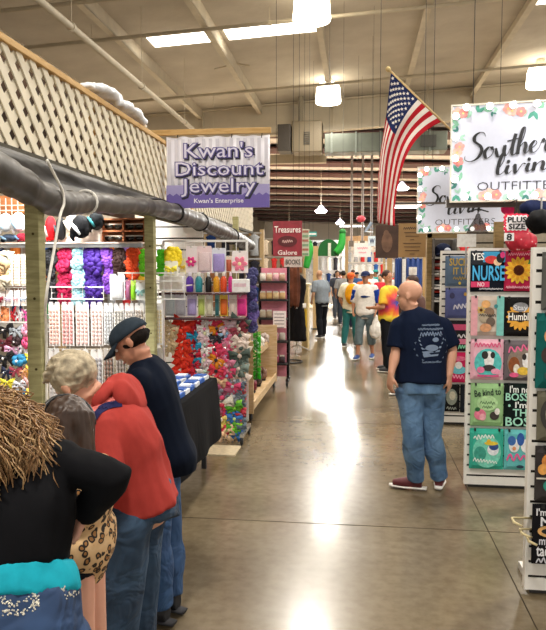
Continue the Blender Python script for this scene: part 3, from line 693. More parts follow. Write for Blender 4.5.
# ---- woman in the black top
D = 1.68
J = dict(pelvis=U(9, 610, D - .05), chest=U(9, 520, D + .02), neck=U(0, 458, D + .08), head=U(-12, 444, D + .1), shL=U(-50, 478, D + .05), shR=U(58, 464, D + .07),
         elL=U(-100, 560, D + .0), wrL=U(-70, 640, D + .1), elR=U(117, 476, D + .04), wrR=U(84, 512, D + .12), hipL=U(-14, 660, D - .05), hipR=U(50, 655, D - .03), knL=U(-20, 840, D), knR=U(55, 830, D))
J['hdR'] = U(70, 532, D + .13)
for k, x in (('L', -20), ('R', 50)): q = U(x, 900, D + .05); J['an' + k] = Vector((q.x, q.y, .09)); J['to' + k] = J['an' + k] + Vector((-.06, .15, -.06))
def curls(t, hp, ax, s, vox):
    m = MB(); m.ell(hp(0, -.02, .03), (.09 * s, .105 * s, .096 * s), ax, 18, 12)
    for k in range(5): m.ell(hp(-.06 + .03 * k, -.075, -.05), (.05, .05, .09), ax, 10, 8)
    remesh(m, 'hair', mat('8a6a48', .6, var=.4, scale=40, bump=.5), t, .009, 1)
    m = MB(); r2 = random.Random(3); mats = [mat(c, .45, var=.3, scale=80) for c in ('a8845a', '946e46', 'bc9a6c', '7e5c3a')]
    for k in range(2300):
        a = r2.uniform(math.pi * .85, math.pi * 2.15) if k % 3 else r2.uniform(math.pi * 1.2, math.pi * 1.9); hgt = r2.uniform(-.02, .095); rr = math.sqrt(max(.05, 1 - (hgt / .11) ** 2))
        c0 = hp(math.cos(a) * .09 * rr, -.02 + math.sin(a) * .1 * rr, .03 + hgt); out = (c0 - hp(0, -.02, .0)); out.normalize()
        L_ = r2.uniform(.08, .2); w0 = a * 7 + hgt * 40 + r2.uniform(0, .8); amp = r2.uniform(.006, .014); P = []
        for j in range(10):
            u_ = j / 9; base = c0 + out * ((.03 + .05 * ((k * 7) % 10) / 10) * math.sin(u_ * 2.0)) + Vector((0, 0, -L_ * u_ ** 1.3)) + (out - UZ * out.z) * .045 * u_ + Vector((.03, -.05, 0)) * u_
            ph = w0 + u_ * 11; P.append(base + Vector((math.cos(ph), math.sin(ph), 0)) * amp * min(1, u_ * 3))
        m.use(mats[k % 4]); m.tube(P, [.0021] * 8 + [.0016, .0008], 4)
    m.build('curls', None, t, smooth=True)
BLK = cloth('111114', fold=.5)
t, *_ = figure('woman with curly blond hair in a black long sleeved top seen from behind', J, 'd8a088', 1.66, (-.5, .8, -.42), (-.2, .4, .88), .0085, shirt=BLK, sleeve=1.0, hem=.0, fit=.9, arm=.78, frm=3, fold=.010, fs=9., tg=.016, pants=denim('1c2c48', '34507a', 'embellished_denim'), shoes='2a2428', female=True, hair=curls)
# teal undershirt showing below the black top
pel = J['pelvis']; up0 = (J['chest'] - pel).normalized(); sv = (J['hipR'] - J['hipL']).normalized(); y = up0.cross(sv)
m = MB(); rings = []
for k, (h_, a, b_) in enumerate(((.035, .168, .134), (.055, .167, .133), (.08, .162, .128), (.105, .15, .118))):
    rings.append([pel + up0 * h_ + sv * math.cos(q) * a + y * math.sin(q) * b_ for q in [2 * math.pi * j / 40 for j in range(40)]])
m.loft(rings); o = remesh(m, 'undershirt', mat('1aa0b4', .8, var=.1), t, .009, 2, disp=.004, dscale=18); o['label'] = 'bright teal hem'
# rhinestone back pockets
pants_o = [c for c in t.children if c.name.startswith('trousers')][0]
bvh = BVHTree.FromPolygons([v.co for v in pants_o.data.vertices], [tuple(p.vertices) for p in pants_o.data.polygons])
inv = wm(t).inverted()
def stud_pocket(pts, n):
    m = MB(); r2 = random.Random(n)
    for k in range(n):
        i = r2.random() * (len(pts) - 1); a, b = pts[int(i)], pts[int(i) + 1]; f = i - int(i); px = a[0] + (b[0] - a[0]) * f + r2.uniform(-3, 3); py = a[1] + (b[1] - a[1]) * f + r2.uniform(-3, 3)
        r = ray(px, py).normalized(); h = bvh.ray_cast(inv @ CAM, inv.to_3x3() @ r)
        if h[0]: m.ell(inv.inverted() @ h[0], .0025, None, 5, 4)
    m.build('rhinestone_pocket', mat('d8d4c8', .2, metal=.6), t)
stud_pocket([(-2, 597), (14, 606), (36, 594), (36, 606), (22, 613), (2, 613)], 110); stud_pocket([(58, 590), (76, 580), (76, 592), (64, 598)], 45)
# shirt hem band between
# ================================================================ merchandise parts, shared meshes
_PM = {}
def part(name, key, fn, m, parent, loc=(0, 0, 0), rot=(0, 0, 0), scl=(1, 1, 1), smooth=True):
    if key not in _PM:
        b = MB(); fn(b); me = b.mesh(key); bm = bmesh.new(); bm.from_mesh(me); bmesh.ops.recalc_face_normals(bm, faces=bm.faces); bm.to_mesh(me); bm.free()
        if smooth: me.polygons.foreach_set('use_smooth', [True] * len(me.polygons))
        me.materials.append(None); _PM[key] = me
    o = bpy.data.objects.new(name, _PM[key]); COL.objects.link(o); o.parent = parent
    o.location = loc; o.rotation_euler = rot; o.scale = scl if hasattr(scl, '__len__') else (scl,) * 3
    o.material_slots[0].link = 'OBJECT'; o.material_slots[0].material = m
    return o
def k_bow(b):       # about 1 unit wide, facing -y
    for e in (-1, 1):
        b.tube([(0, 0, 0), (e * .22, -.06, .12), (e * .5, -.04, .2), (e * .52, 0, -.08), (e * .25, .02, -.06), (0, 0, 0)], [(.05, .05), (.12, .1), (.2, .07), (.2, .07), (.12, .08), (.05, .05)], 8)
        b.tube([(0, 0, 0), (e * .2, -.04, -.22), (e * .3, 0, -.46)], [.06, (.13, .04), (.15, .02)], 6)
    b.ell((0, -.08, 0), (.11, .09, .12), None, 8, 6)
def k_ruffle(b):
    r2 = random.Random(5); b.ell((0, 0, 0), (.3, .2, .3), None, 10, 7)
    for k in range(11):
        a = k / 11 * 6.283; q = r2.uniform(.9, 1.15)
        b.ell((.32 * q * math.cos(a), -.08 + r2.uniform(-.08, .05), .32 * q * math.sin(a)), (.2, .14, .2), (Vector((math.cos(a), 0, math.sin(a))), Vector((0, 1, 0)), Vector((-math.sin(a), 0, math.cos(a)))), 7, 5)
    for k in range(5): a = k * 1.3; b.ell((.13 * math.cos(a), -.22, .13 * math.sin(a)), (.14, .09, .14), None, 7, 5)
def k_flower(b):
    for k in range(6):
        a = k / 6 * 6.283; b.ell((.28 * math.cos(a), 0, .28 * math.sin(a)), (.24, .07, .15), (Vector((math.cos(a), 0, math.sin(a))), Vector((0, 1, 0)), Vector((-math.sin(a), 0, math.cos(a)))), 8, 5)
def k_heart(b): b.ell((0, -.06, 0), (.12, .08, .12), None, 8, 6)
def k_card(b): b.prism([(-.5, -.5), (.5, -.5), (.5, .42), (.44, .5), (.1, .5), (.07, .44), (-.07, .44), (-.1, .5), (-.44, .5), (-.5, .42)], -.02, .02)
def k_pouch(b):
    b.loft([[(x * a, y * d - .06, z) for x, y in [(math.cos(q), math.sin(q)) for q in [6.283 * k / 12 for k in range(12)]]] for z, a, d in ((-.5, .4, .02), (-.42, .46, .12), (-.1, .47, .2), (.2, .46, .17), (.36, .45, .06), (.4, .45, .02))])
def k_bottle(b):
    b.loft([[(x * a, y * a, z) for x, y in [(math.cos(q), math.sin(q)) for q in [6.283 * k / 14 for k in range(14)]]] for z, a in ((-.5, .3), (-.47, .36), (0, .38), (.18, .34), (.28, .16), (.32, .14))])
def k_cap(b): b.loft([[(x * a, y * a, z) for x, y in [(math.cos(q), math.sin(q)) for q in [6.283 * k / 12 for k in range(12)]]] for z, a in ((.3, .17), (.42, .19), (.5, .15))])
def k_hook(b): b.tube([(0, .35, .02), (0, 0, 0), (0, -.3, 0), (0, -.38, .08)], .03, 6)
def k_box(b): b.box(-.5, .5, -.5, .5, -.5, .5)
def k_puff(b):
    r2 = random.Random(8)
    for k in range(16):
        v = Vector((r2.uniform(-1, 1), r2.uniform(-1, 1), r2.uniform(-1, 1))).normalized() * .3; b.ell(v, .2, None, 6, 5)
WIRE = mat('eceae6', .35, metal=.2, var=0); CHROME = mat('b8b8b8', .3, metal=.8, var=0); BLKM = mat('151517', .6, var=0)
def px_size(px0, py0, px1, py1, Y):
    X0, X1, Z0, Z1 = rectY(px0, py0, px1, py1, Y); return (X0 + X1) / 2, (Z0 + Z1) / 2, X1 - X0, Z1 - Z0
def strand(px0, px1, py0, py1, Y, cols, label, kind='ruffle', n=None, group=None, name='scrunchie_strand', cat='hair scrunchies', seed=0):
    x, z, w_, h_ = px_size(px0, py0, px1, py1, Y); r2 = random.Random(seed + int(px0 * 7 + py0))
    t = thing(name, label, cat, (x, Y, z + h_ / 2), group=group)
    n = n or max(3, int(h_ / (w_ * (.62 if kind == 'ruffle' else .5))))
    part('hanging_ribbon', 'ribbon', lambda b: b.box(-.5, .5, -.05, .05, -1, 0), mat(cols[0], .7), t, (0, .012, 0), scl=(.012, .03, h_), smooth=False)
    part('hook', 'hook', k_hook, CHROME, t, (0, .03, .01), scl=(.1, .16, .12))
    for k in range(n):
        c = cols[(k * 5 + r2.randrange(2)) % len(cols)] if len(cols) > 1 else cols[0]
        zz = -h_ * (k + .5) / n; s_ = w_ * r2.uniform(.98, 1.2)
        o = part('scrunchie' if kind == 'ruffle' else 'bow', kind, k_ruffle if kind == 'ruffle' else k_bow, mat(c, .75, var=.25, scale=25), t, (r2.uniform(-.1, .1) * w_, -.03 - .02 * (k % 2), zz), (r2.uniform(-.3, .3), r2.uniform(-.6, .6), r2.uniform(-.3, .3)), s_ if kind == 'ruffle' else s_ * 1.3)
        if kind == 'bow' and len(cols) > 1: part('knot', 'knot', k_heart, mat(cols[(k * 3 + 1) % len(cols)], .6), o, (0, -.06, 0), scl=1)
    return t
def pack(px0, px1, py0, py1, Y, card, prod, label, group=None, name='packaged_accessory', cat='package', kind='pouch', header=None):
    x, z, w_, h_ = px_size(px0, py0, px1, py1, Y); t = thing(name, label, cat, (x, Y, z), group=group)
    part('backing_card', 'card', k_card, mat(card, .6, var=.04), t, scl=(w_, .1, h_), smooth=False)
    if kind == 'pouch': part('product', 'pouch', k_pouch, mat(prod, .45, var=.3, scale=40), t, (0, -.005, -.05 * h_), scl=(w_ * .9, .09, h_ * .8))
    elif kind == 'flower': o = part('product', 'flower', k_flower, mat(prod, .6, var=.2), t, (0, -.025, -.08 * h_), scl=(w_ * .95, .1, w_ * .95)); part('flower_centre', 'knot', k_heart, mat('fff0c0', .6), o)
    elif kind == 'bow': o = part('product', 'bow', k_bow, mat(prod, .6, var=.2), t, (0, -.03, -.05 * h_), scl=w_ * .8); part('knot', 'knot', k_heart, mat(card, .6), o)
    elif kind == 'beads':
        for c in range(3): part('bead_string', 'beads', lambda b: [b.ell((0, 0, .5 - (q + .5) / 9), (.16, .3, .055), None, 8, 6) for q in range(9)], mat(prod, .3, var=.2), t, ((c - 1) * w_ * .3, -.015, -.06 * h_), scl=(w_ * .7, .03, h_ * .8))
    part('hook', 'hook', k_hook, CHROME, t, (0, .03, h_ * .47), scl=(.1, .2, .12))
    return t
def bottle(px0, px1, py0, py1, Y, body, cap_, label, group=None):
    x, z, w_, h_ = px_size(px0, py0, px1, py1, Y); t = thing('squeeze_bottle', label, 'bottle', (x, Y - .05, z - h_ / 2), group=group)
    part('bottle_body', 'bottle', k_bottle, mat(body, .3, var=.35, scale=18), t, (0, 0, h_ / 2), scl=(w_ * 1.25, w_, h_)); part('bottle_cap', 'cap', k_cap, mat(cap_, .4), t, (0, 0, h_ / 2), scl=(w_ * 1.25, w_, h_)); return t
def grid_panel(label, px0, px1, Z0, Z1, Y, step=.13, name='grid_panel', feet=True, m=None):
    X0, X1 = onY(px0, 300, Y).x, onY(px1, 300, Y).x; t = thing(name, label, 'display rack', ((X0 + X1) / 2, Y, 0))
    b = MB(); 
    for x in (X0, X1): b.bar((x, Y, Z0), (x, Y, Z1), .022)
    for z in (Z0, Z1): b.bar((X0, Y, z), (X1, Y, z), .022)
    b.build('panel_frame', m or WIRE, t)
    b = MB(); n = int((X1 - X0) / step)
    for i in range(1, n): x = X0 + (X1 - X0) * i / n; b.bar((x, Y, Z0), (x, Y, Z1), .006)
    n = int((Z1 - Z0) / step)
    for i in range(1, n): z = Z0 + (Z1 - Z0) * i / n; b.bar((X0, Y - .006, z), (X1, Y - .006, z), .006)
    b.build('wire_grid', m or WIRE, t)
    if feet:
        for x in (X0 + .02, X1 - .02): b = MB(); b.bar((x, Y, Z0), (x, Y, .1), .03); b.bar((x, Y - .25, .1), (x, Y + .25, .1), .035); b.build('base_leg', m or CHROME, t)
        for x in (X0 + .02, X1 - .02):
            for yy in (-.23, .23): b = MB(); b.ell((x, Y + yy, .045), (.018, .045, .045), None, 12, 8); b.bar((x, Y + yy, .045), (x, Y + yy, .1), .025); b.build('caster', BLKM, t, smooth=True)
    return t, X0, X1

# ================================================================ the jewelry stall on the left
POST = wood('8f8a5c', 'aca576', 'treated_pine'); PINE = wood('c39a5c', 'd8b37a', 'pine')
PX = -1.9
for k, (Y, top, lb) in enumerate(((3.85, 2.3, 'greenish wooden post with a white rope tied beside it'), (6.15, 2.42, 'greenish wooden post in front of the orange scrunchies'), (10.4, 2.6, 'wooden post behind the white packages'))):
    p = onX((36.5, 151, 236)[k], 300, PX); Y = p.y
    t = thing('wooden_post', lb, 'post', (PX, Y, 0), group='posts of the jewelry stall'); h_ = .043
    MB().box(PX - h_, PX + h_, Y - h_, Y + h_, 0.02, top).build('post_timber', POST, t, bevel=.004)
    MB().box(PX - .08, PX + .08, Y - .08, Y + .08, 0, .02).build('foot_plate', mat('4a4a48', .5, metal=.6), t)
    b = MB()
    for z in (1.2, 1.62, 2.0): b.tube([(PX + .01, Y - h_ - .004, z), (PX + .01, Y - h_ + .004, z)], .008, 8)
    b.build('knot', mat('4a4024', .8), t)
# lattice fascia
def lattice(label, X, Y0, Y1, Z0, Z1, s_=.165, w_=.058):
    t = thing('lattice_fascia', label, 'lattice', (X, (Y0 + Y1) / 2, Z0)); b = MB()
    H = Z1 - Z0
    for sgn, dx in ((1, 0), (-1, .012)):
        y = Y0 - H
        while y < Y1 + H:
            # line from (y,Z0) rising with slope sgn
            pts = [(y, Z0), (y + sgn * H, Z1)]
            (a, za), (c, zc) = pts
            if a > c: a, za, c, zc = c, zc, a, za
            if c > Y0 and a < Y1:
                if a < Y0: za += (zc - za) * (Y0 - a) / (c - a); a = Y0
                if c > Y1: zc = za + (zc - za) * (Y1 - a) / (c - a); c = Y1
                if c - a > .02: b.bar((X + dx, a, za), (X + dx, c, zc), .008 if False else w_, .009, up=(1, 0, 0))
            y += s_
    b.build('lattice_strips', mat('e9dfc8', .7, var=.08, scale=6), t)
    MB().box(X - .02, X + .035, Y0, Y1, Z1 - .01, Z1 + .03).build('cap_rail', PINE, t, bevel=.003)
    MB().box(X - .02, X + .03, Y0, Y1, Z0 - .02, Z0 + .02).build('bottom_rail', mat('5a564c', .8), t)
    for Y in [Y0 + .03 + i * (Y1 - Y0 - .06) / 3 for i in range(4)]: MB().box(X - .06, X - .02, Y - .03, Y + .03, Z0 - .06, Z1 + 0.0).build('upright', PINE, t)
    return t
LX = -1.98
lattice('cream diagonal lattice panel running above the jewelry stall', LX, 1.2, 7.0, 2.47, 3.06)
# stall frame beam and roof bars
t = thing('stall_beam', 'weathered wooden beam joining the stall posts behind the tarp roll', 'beam', (PX, 6, 2.3)); MB().box(-2.08, -2.02, 1.2, 10.5, 2.3, 2.42).build('beam_timber', mat('6a6350', .8), t)
o = MB().box(-2.38, -2.34, 1.2, 7.0, 2.3, 3.2).build('added_dark_backing', mat('4a3626', .8, var=.5, scale=3)); tag(o, 'added dark brown backing that darkens the holes of the lattice', 'board')  # added panel, only there to make the lattice holes look dark
# folded white sheet on the lattice
p0 = onX(88, 90, LX); p1 = onX(146, 116, LX); b = MB(); P = [Vector((LX - .02, p0.y + (p1.y - p0.y) * k / 7, 3.12 + (.02, .05, .06, .03, .05, .04, .03, .0)[k])) for k in range(8)]
b.tube(P, [(.04, .01), (.09, .022), (.1, .03), (.07, .02), (.09, .03), (.1, .025), (.08, .02), (.03, .01)], 12, side=(1, 0, 0)); b.ell(P[3] + Vector((.03, .05, .03)), (.03, .05, .05))
t = thing('folded_sheet', 'crumpled white plastic sheet lying on top of the lattice', 'sheet', (LX, P[0].y, 3.08)); remesh(b, 'sheet', mat('eef0f4', .5), t, .02, 1, disp=.02, dscale=9)
# rolled tarp
RX = -1.82; path = [(-60, 136), (-25, 157), (0, 172), (30, 189), (58, 203), (72, 203), (90, 202), (112, 204), (140, 206), (165, 210), (190, 218), (214, 228), (235, 238), (250, 246)]
P = [onX(a, b_, RX) for a, b_ in path]; rad = [.085, .085, .085, .083, .078, .07, .062, .064, .066, .072, .085, .09, .1, .09]
C_ = cr(P, 5); rr = []
for i in range(len(C_)): u = i / 5; a = int(min(u, len(rad) - 2)); rr.append(rad[a] + (rad[a + 1] - rad[a]) * (u - a) + .006 * noise.noise(Vector((i * .9, 0, 0))))
t = thing('rolled_tarp', 'long grey rolled up tarpaulin hanging along the front of the jewelry stall', 'tarp', (RX, 5, 2.2)); b = MB(); b.tube(C_, rr, 18)
remesh(b, 'tarp_roll', mat('47433e', .45, var=.3, scale=5, bump=.3), t, .014, 1, disp=.011, dscale=5)
for q, lb in ((0.44, None), (.72, None), (.8, None), (.9, None)):
    i = int(q * len(C_)); d = (C_[i + 1] - C_[i - 1]).normalized(); x = d.orthogonal().normalized(); y = d.cross(x)
    b = MB(); b.tube([C_[i] + (x * math.cos(a) + y * math.sin(a)) * (rr[i] + .012) for a in [6.283 * k / 16 for k in range(17)]], .012, 6); b.build('tie_cord', mat('1c1c1e' if q > .5 else 'd8d4cc', .7), t, smooth=True)
# sheet between lattice and roll
b = MB(); NY, NZ = 60, 8; vs = []; fs = []
for i in range(NY + 1):
    Y = 1.3 + (9.6 - 1.3) * i / NY; j = min(range(len(C_)), key=lambda k: abs(C_[k].y - Y)); zr = C_[j].z + .02
    for k in range(NZ + 1):
        u = k / NZ; zt = 2.46; z = zt + (zr - zt) * u + (.05 * math.sin(Y * 2.1)) * math.sin(math.pi * u); x = LX + .04 + (RX - LX - .06) * u + .04 * math.sin(u * 7 + Y * 3) * math.sin(math.pi * u) + .025 * noise.noise(Vector((Y * 2, u * 5, 0)))
        vs.append((x, Y, z))
for i in range(NY):
    for k in range(NZ): a = i * (NZ + 1) + k; fs.append((a, a + 1, a + NZ + 2, a + NZ + 1))
b.add(vs, fs); o = b.build('hanging_tarp', mat('3b3935', .5, var=.35, scale=4), None, smooth=True); o.modifiers.new('thick', 'SOLIDIFY').thickness = .004
tag(o, 'dark grey tarp sheet sagging between the lattice and the grey roll', 'tarp')
# rope
b = MB(); q = [(47, 160), (55, 176), (62, 190), (64, 203), (60, 216), (54, 250), (46, 298)]; b.tube(cr([onX(a, c, RX + .09) for a, c in q] + [onX(46, 330, -1.84), onX(47, 414, -1.84)], 4), .0085, 7)
o = b.build('white_rope', mat('e8e4da', .8), None, smooth=True); tag(o, 'thin white rope hanging from the tarp roll down beside the nearest post', 'rope')
# hanging bar and sign
SY = 6.85
def sx(px, py=160): return onY(px, py, SY)
X0, X1, Z0, Z1 = rectY(144, 129, 271, 134.5, SY)
o = MB().box(X0, X1, SY - .02, SY + .02, Z0, Z1).build('sign_bar', PINE, bevel=.003); tag(o, 'yellow pine bar holding the purple jewelry banner', 'bar')
X0, X1, Z0, Z1 = rectY(167, 136, 270, 208, SY); Wd, Ht = X1 - X0, Z1 - Z0
t = thing('hanging_banner', 'white and purple banner reading Kwan\'s Discount Jewelry', 'banner', (X0, SY, Z0))
b = MB(); NX = 50; vs = []; fs = []
for i in range(NX + 1):
    x = X0 + Wd * i / NX; yy = SY - .01 + .012 * math.sin(i * .5)
    sag = .012 * math.sin(math.pi * 6 * i / NX) ** 2
    vs += [(x, yy, Z0), (x, yy, Z1 - sag)]
for i in range(NX): fs.append((2 * i, 2 * i + 2, 2 * i + 3, 2 * i + 1))
b.add(vs, fs); o = b.build('banner_sheet', mat('f1eff6', .55, var=0), t, smooth=True); o.modifiers.new('thick', 'SOLIDIFY').thickness = .003
YS = SY - .03
b = MB()
for i in range(15): b.prism([(X0 + Wd * (i + .25) / 15, Z0 + Ht * .32), (X0 + Wd * (i + .75) / 15, Z0 + Ht * .32), (X0 + Wd * (i + .75) / 15, Z1 - .03), (X0 + Wd * (i + .25) / 15, Z1 - .03)], YS - .0005, YS)
b.build('pinstripes', mat('dedbe6', .6, var=0), t)
b = MB(); b.prism([(X0, Z0 + Ht * .17), (X1, Z0 + Ht * .17), (X1, Z0 + Ht * .32), (X0, Z0 + Ht * .32)], YS - .001, YS); b.build('lilac_band', mat('a8a0d2', .6, var=0), t)
b = MB(); pts = [(X0, Z0), (X1, Z0)]
for i in range(30, -1, -1): pts.append((X0 + Wd * i / 30, Z0 + Ht * (.17 + (.035 if i % 2 else -.0))))
b.prism(pts, YS - .002, YS - .001); b.build('purple_band', mat('6f5fae', .6, var=0), t)
for txt, cx, cy, w_, h_ in (("Kwan's", 219, 150.5, 68, 15), ('Discount', 220, 169, 87, 13.5), ('Jewelry', 219, 188, 74, 18)):
    x, z, ww, hh = px_size(cx - w_ / 2, cy - h_ / 2, cx + w_ / 2, cy + h_ / 2, SY)
    b = MB(); put_text(b, txt, x + .014, YS - .004, z - .014, ww, hh, .06); b.build('lettering_shadow', mat('26233a', .6, var=0), t)
    b = MB(); put_text(b, txt, x, YS - .006, z, ww, hh, .042); b.build('lettering_outline', mat('5a5098', .6, var=0), t)
    b = MB(); put_text(b, txt, x, YS - .009, z, ww, hh, .0); b.build('lettering', mat('e2def2', .6, var=0), t)
b = MB(); x, z, ww, hh = px_size(195, 198.5, 244, 204.5, SY); put_text(b, "Kwan's Enterprise", x, YS - .005, z, ww, hh, .012); b.build('small_lettering', mat('f4f2fa', .6, var=0), t)
for px in (178, 232, 262): b = MB(); p = sx(px, 136); b.tube([(p.x, SY - .03, p.z - .02), (p.x, SY, p.z + .02), (p.x, SY + .02, p.z + .06)], .005, 6); b.build('tie', BLKM, t)
# counter, cloth, trays
CT = .8
t = thing('display_counter', 'narrow counter under the black cloth beside the shoppers', 'table', (-1.55, 4.2, 0))
MB().box(-1.82, -1.3, 3.05, 6.0, CT - .03, CT).build('tabletop', PINE, t)
for x in (-1.78, -1.36):
    for y in (3.15, 4.5, 5.9): MB().box(x - .02, x + .02, y - .02, y + .02, 0, CT - .03).build('leg', mat('3c3c40', .5, metal=.4), t)
b = MB(); out = [(-1.84, 3.0), (-1.27, 3.0), (-1.27, 6.03), (-1.84, 6.03)]
ring = []; 
def edge(n=40):
    r = []
    for (x0, y0), (x1, y1) in zip(out, out[1:] + out[:1]):
        for k in range(n): r.append((x0 + (x1 - x0) * k / n, y0 + (y1 - y0) * k / n))
    return r
E = edge(); cx_, cy_ = -1.555, 4.5; rings = []
for zz, g in ((CT + .006, 0), (CT - .03, .006), (.6, .02), (.42, .03), (.26, .035)):
    r = []
    for i, (x, y) in enumerate(E):
        f = g * (1 + .7 * math.sin(i * .9) * (CT - zz)) ; dx = 1 if x > cx_ else -1
        r.append((x + (f if x >= -1.28 else (-f if x <= -1.83 else 0)), y + (f if y >= 6.02 else (-f if y <= 3.01 else 0)), zz))
    rings.append(r)
b.loft(rings, cap=False); b.add(rings[0], [tuple(range(len(E)))]); o = b.build('tablecloth', mat('0d0d10', .9, var=.2, scale=5), None, smooth=False); tag(o, 'black cloth hanging over the counter beside the cap wearing man', 'tablecloth')
for i in range(3):
    for j in range(7):
        x = -1.72 + i * .165; y = 5.88 - j * .17; c, lidc = (('e9edf4', '2f5fb0'), ('3262b4', 'dfe6f2'))[(i + j) % 2]
        t = thing('jewelry_box', f'blue and white box, {ORD[j]} row from the far counter end, {("wall side", "middle", "aisle side")[i]}', 'box', (x, y, CT + .008), rz=rng.uniform(-.1, .1), group='blue and white boxes on the counter')
        part('box_base', 'boxb', k_box, mat(c, .5), t, (0, 0, .018), scl=(.13, .14, .03), smooth=False); part('box_lid', 'boxb', k_box, mat(lidc, .4), t, (0, 0, .038), scl=(.09, .12, .014), smooth=False)
for j in range(5):
    y = 4.62 - j * .34; t = thing('jewelry_tray', f'white tray of small pieces on the counter, {ORD[j]} from the far end', 'tray', (-1.56, y, CT + .008), group='trays on the counter')
    part('tray_dish', 'boxb', k_box, mat('e6e2da', .5), t, (0, 0, .012), scl=(.4, .28, .022), smooth=False)
    for q in range(6): part('ring_pad', 'puff', k_puff, mat(('c8a050', 'b03050', '3060b0', 'd0d0d8', 'e08090', '40a080')[q], .4), t, (-.13 + .13 * (q % 3), -.06 + .12 * (q // 3), .035), scl=.06)

# ---- display wall facing the camera
GY = 6.5
t, GX0, GX1 = grid_panel('white wire grid wall carrying scrunchies and packages behind the posts', -22, 163, .3, 2.02, GY, .16)
# top shelf
X0, X1, Z0, Z1 = rectY(-22, 243, 147, 249, GY - .12)
t = thing('top_shelf', 'pale shelf above the row of coloured scrunchies', 'shelf', (X0, GY, Z0)); MB().box(X0, X1, GY - .3, GY + .12, Z1 - .012, Z1).build('shelf_board', mat('e6cfc0', .6), t); MB().box(X0, X1, GY - .29, GY - .25, Z1 - .05, Z1 - .012).build('hang_rail', mat('8c8c8c', .35, metal=.7), t)
for x in (X0 + .3, X1 - .1): MB().bar((x, GY + .1, Z1 - .2), (x, GY - .2, Z1 - .012), .015).build('bracket', CHROME, t)
ST = Z1
# scrunchies
SYs = GY - .2
for a, b_, y1, c, lb in ((49, 59, 303, '17181c', 'black'), (60, 74, 303, 'b8124a', 'hot pink'), (74, 87, 304, 'a9dbe4', 'pale blue'), (87, 104, 305, '3a1280', 'deep purple'), (104, 115, 292, '7c44b4', 'lavender'), (115, 128, 276, '35180f', 'dark brown'), (128, 141, 278, 'f0501c', 'bright orange'), (141, 148, 275, '78e62c', 'lime green')):
    strand(a, b_, 250, y1, SYs, [c], f'{lb} strand of ruffled scrunchies hanging under the top shelf', group='scrunchie strands under the top shelf')
strand(158, 166, 250, 275, SYs + .1, ['63e22c'], 'short lime green scrunchie strand just right of the second post'); strand(166, 181, 253, 262, SYs + .1, ['f6d21e'], 'yellow ruffle above the white bow right of the second post', n=2)
strand(129, 137, 279, 300, SYs, ['e8361c', 'f0c8a8'], 'short red strand hanging below the orange scrunchies', n=3)
# things on the top shelf
def hat(px0, py0, px1, py1, Y, c1, c2, lb, tilt=0.):
    x, z, w_, h_ = px_size(px0, py0, px1, py1, Y); t = thing('knitted_hat', lb, 'hat', (x, Y, z - h_ / 2))
    b = MB(); b.ell((x, Y, z + h_ * .08), (w_ * .46, .1, h_ * .42), None, 18, 12); b.tube([(x - w_ * .35, Y - .03, z), (x - w_ * .38, Y - .03, z - h_ * .3), (x - w_ * .3, Y - .02, z - h_ * .46)], [w_ * .14, w_ * .12, w_ * .05], 10); b.tube([(x + w_ * .35, Y - .03, z), (x + w_ * .36, Y - .03, z - h_ * .25)], [w_ * .14, w_ * .08], 10)
    remesh(b, 'crown', mat(c1, .85, var=.2, scale=30, bump=.3), t, .009, 2)
    b = MB(); b.tube([(x - w_ * .3, Y - .1, z + h_ * .2), (x - w_ * .05, Y - .12, z + h_ * .02), (x + w_ * .18, Y - .11, z - h_ * .22)], [(w_ * .05, .01), (w_ * .1, .012), (w_ * .06, .01)], 8); b.build('stripe', mat(c2, .8), t, smooth=True)
hat(71, 215, 91, 243, GY - .28, '0b0c0e', 'e6e8ea', 'black hat with a white stripe and ear flaps on the top shelf'); hat(89, 211, 104, 234, GY - .18, '0c1012', '2c6c70', 'black hat with a teal band tucked behind the striped black hat'); hat(66, 214, 78, 240, GY - .12, 'ded8c8', 'c8c0b0', 'cream fluffy hat behind the striped black hat'); hat(57, 217, 65, 245, GY - .2, '121316', '2a2c30', 'narrow black hat right of the white rope')
hat(0, 213, 12, 236, GY - .2, 'dfe6ea', '9cb8cc', 'white and pale blue hat hanging at the left edge'); hat(13, 212, 25, 236, GY - .2, 'eef0f0', '86a2b8', 'white hat hanging just left of the first post'); hat(2, 234, 17, 243, GY - .22, '26303e', '5c7488', 'dark grey blue hat lying on the shelf at the left edge'); hat(18, 233, 27, 243, GY - .22, '7c1c2c', '4c6a8c', 'maroon and blue hat lying left of the first post'); hat(47, 216, 55, 246, GY - .2, 'd0161e', 'c8b8b0', 'red hat standing just right of the first post'); hat(45, 204, 56, 213, GY - .2, '2c5468', '3e7890', 'teal cap under the tarp roll')
X0, X1, Z0, Z1 = rectY(60, 232, 102, 244, GY - .1); t = thing('white_crate', 'white carton on the top shelf below the black hats', 'carton', (X0, GY, ST)); MB().box(X0, X1, GY - .14, GY + .1, ST, ST + .13).build('carton_body', mat('efe2d6', .6), t, bevel=.004); MB().box(X0 - .005, X1 + .005, GY - .145, GY + .105, ST + .1, ST + .14).build('carton_lid', mat('f4eae0', .6), t, bevel=.003)
X0, X1, Z0, Z1 = rectY(-20, 196, 27, 213, GY + .05); t = thing('orange_shelf_box', 'orange brown wooden shelf with a white wire rack at the left edge', 'shelf', (X0, GY, Z0)); MB().box(X0, X1, GY + .02, GY + .3, Z0, Z1).build('shelf_box', wood('a8683c', 'bc7c4c', 'orange_wood'), t); b = MB()
for z in (Z0 + .02, Z0 + .07): b.bar((X0, GY - .02, z), (X1, GY - .02, z), .008)
for i in range(8): x = X0 + (X1 - X0) * i / 8; b.bar((x, GY - .02, Z0 - .05), (x, GY - .02, Z1 - .03), .007)
b.build('wire_rack', mat('f0dcd0', .4), t); 
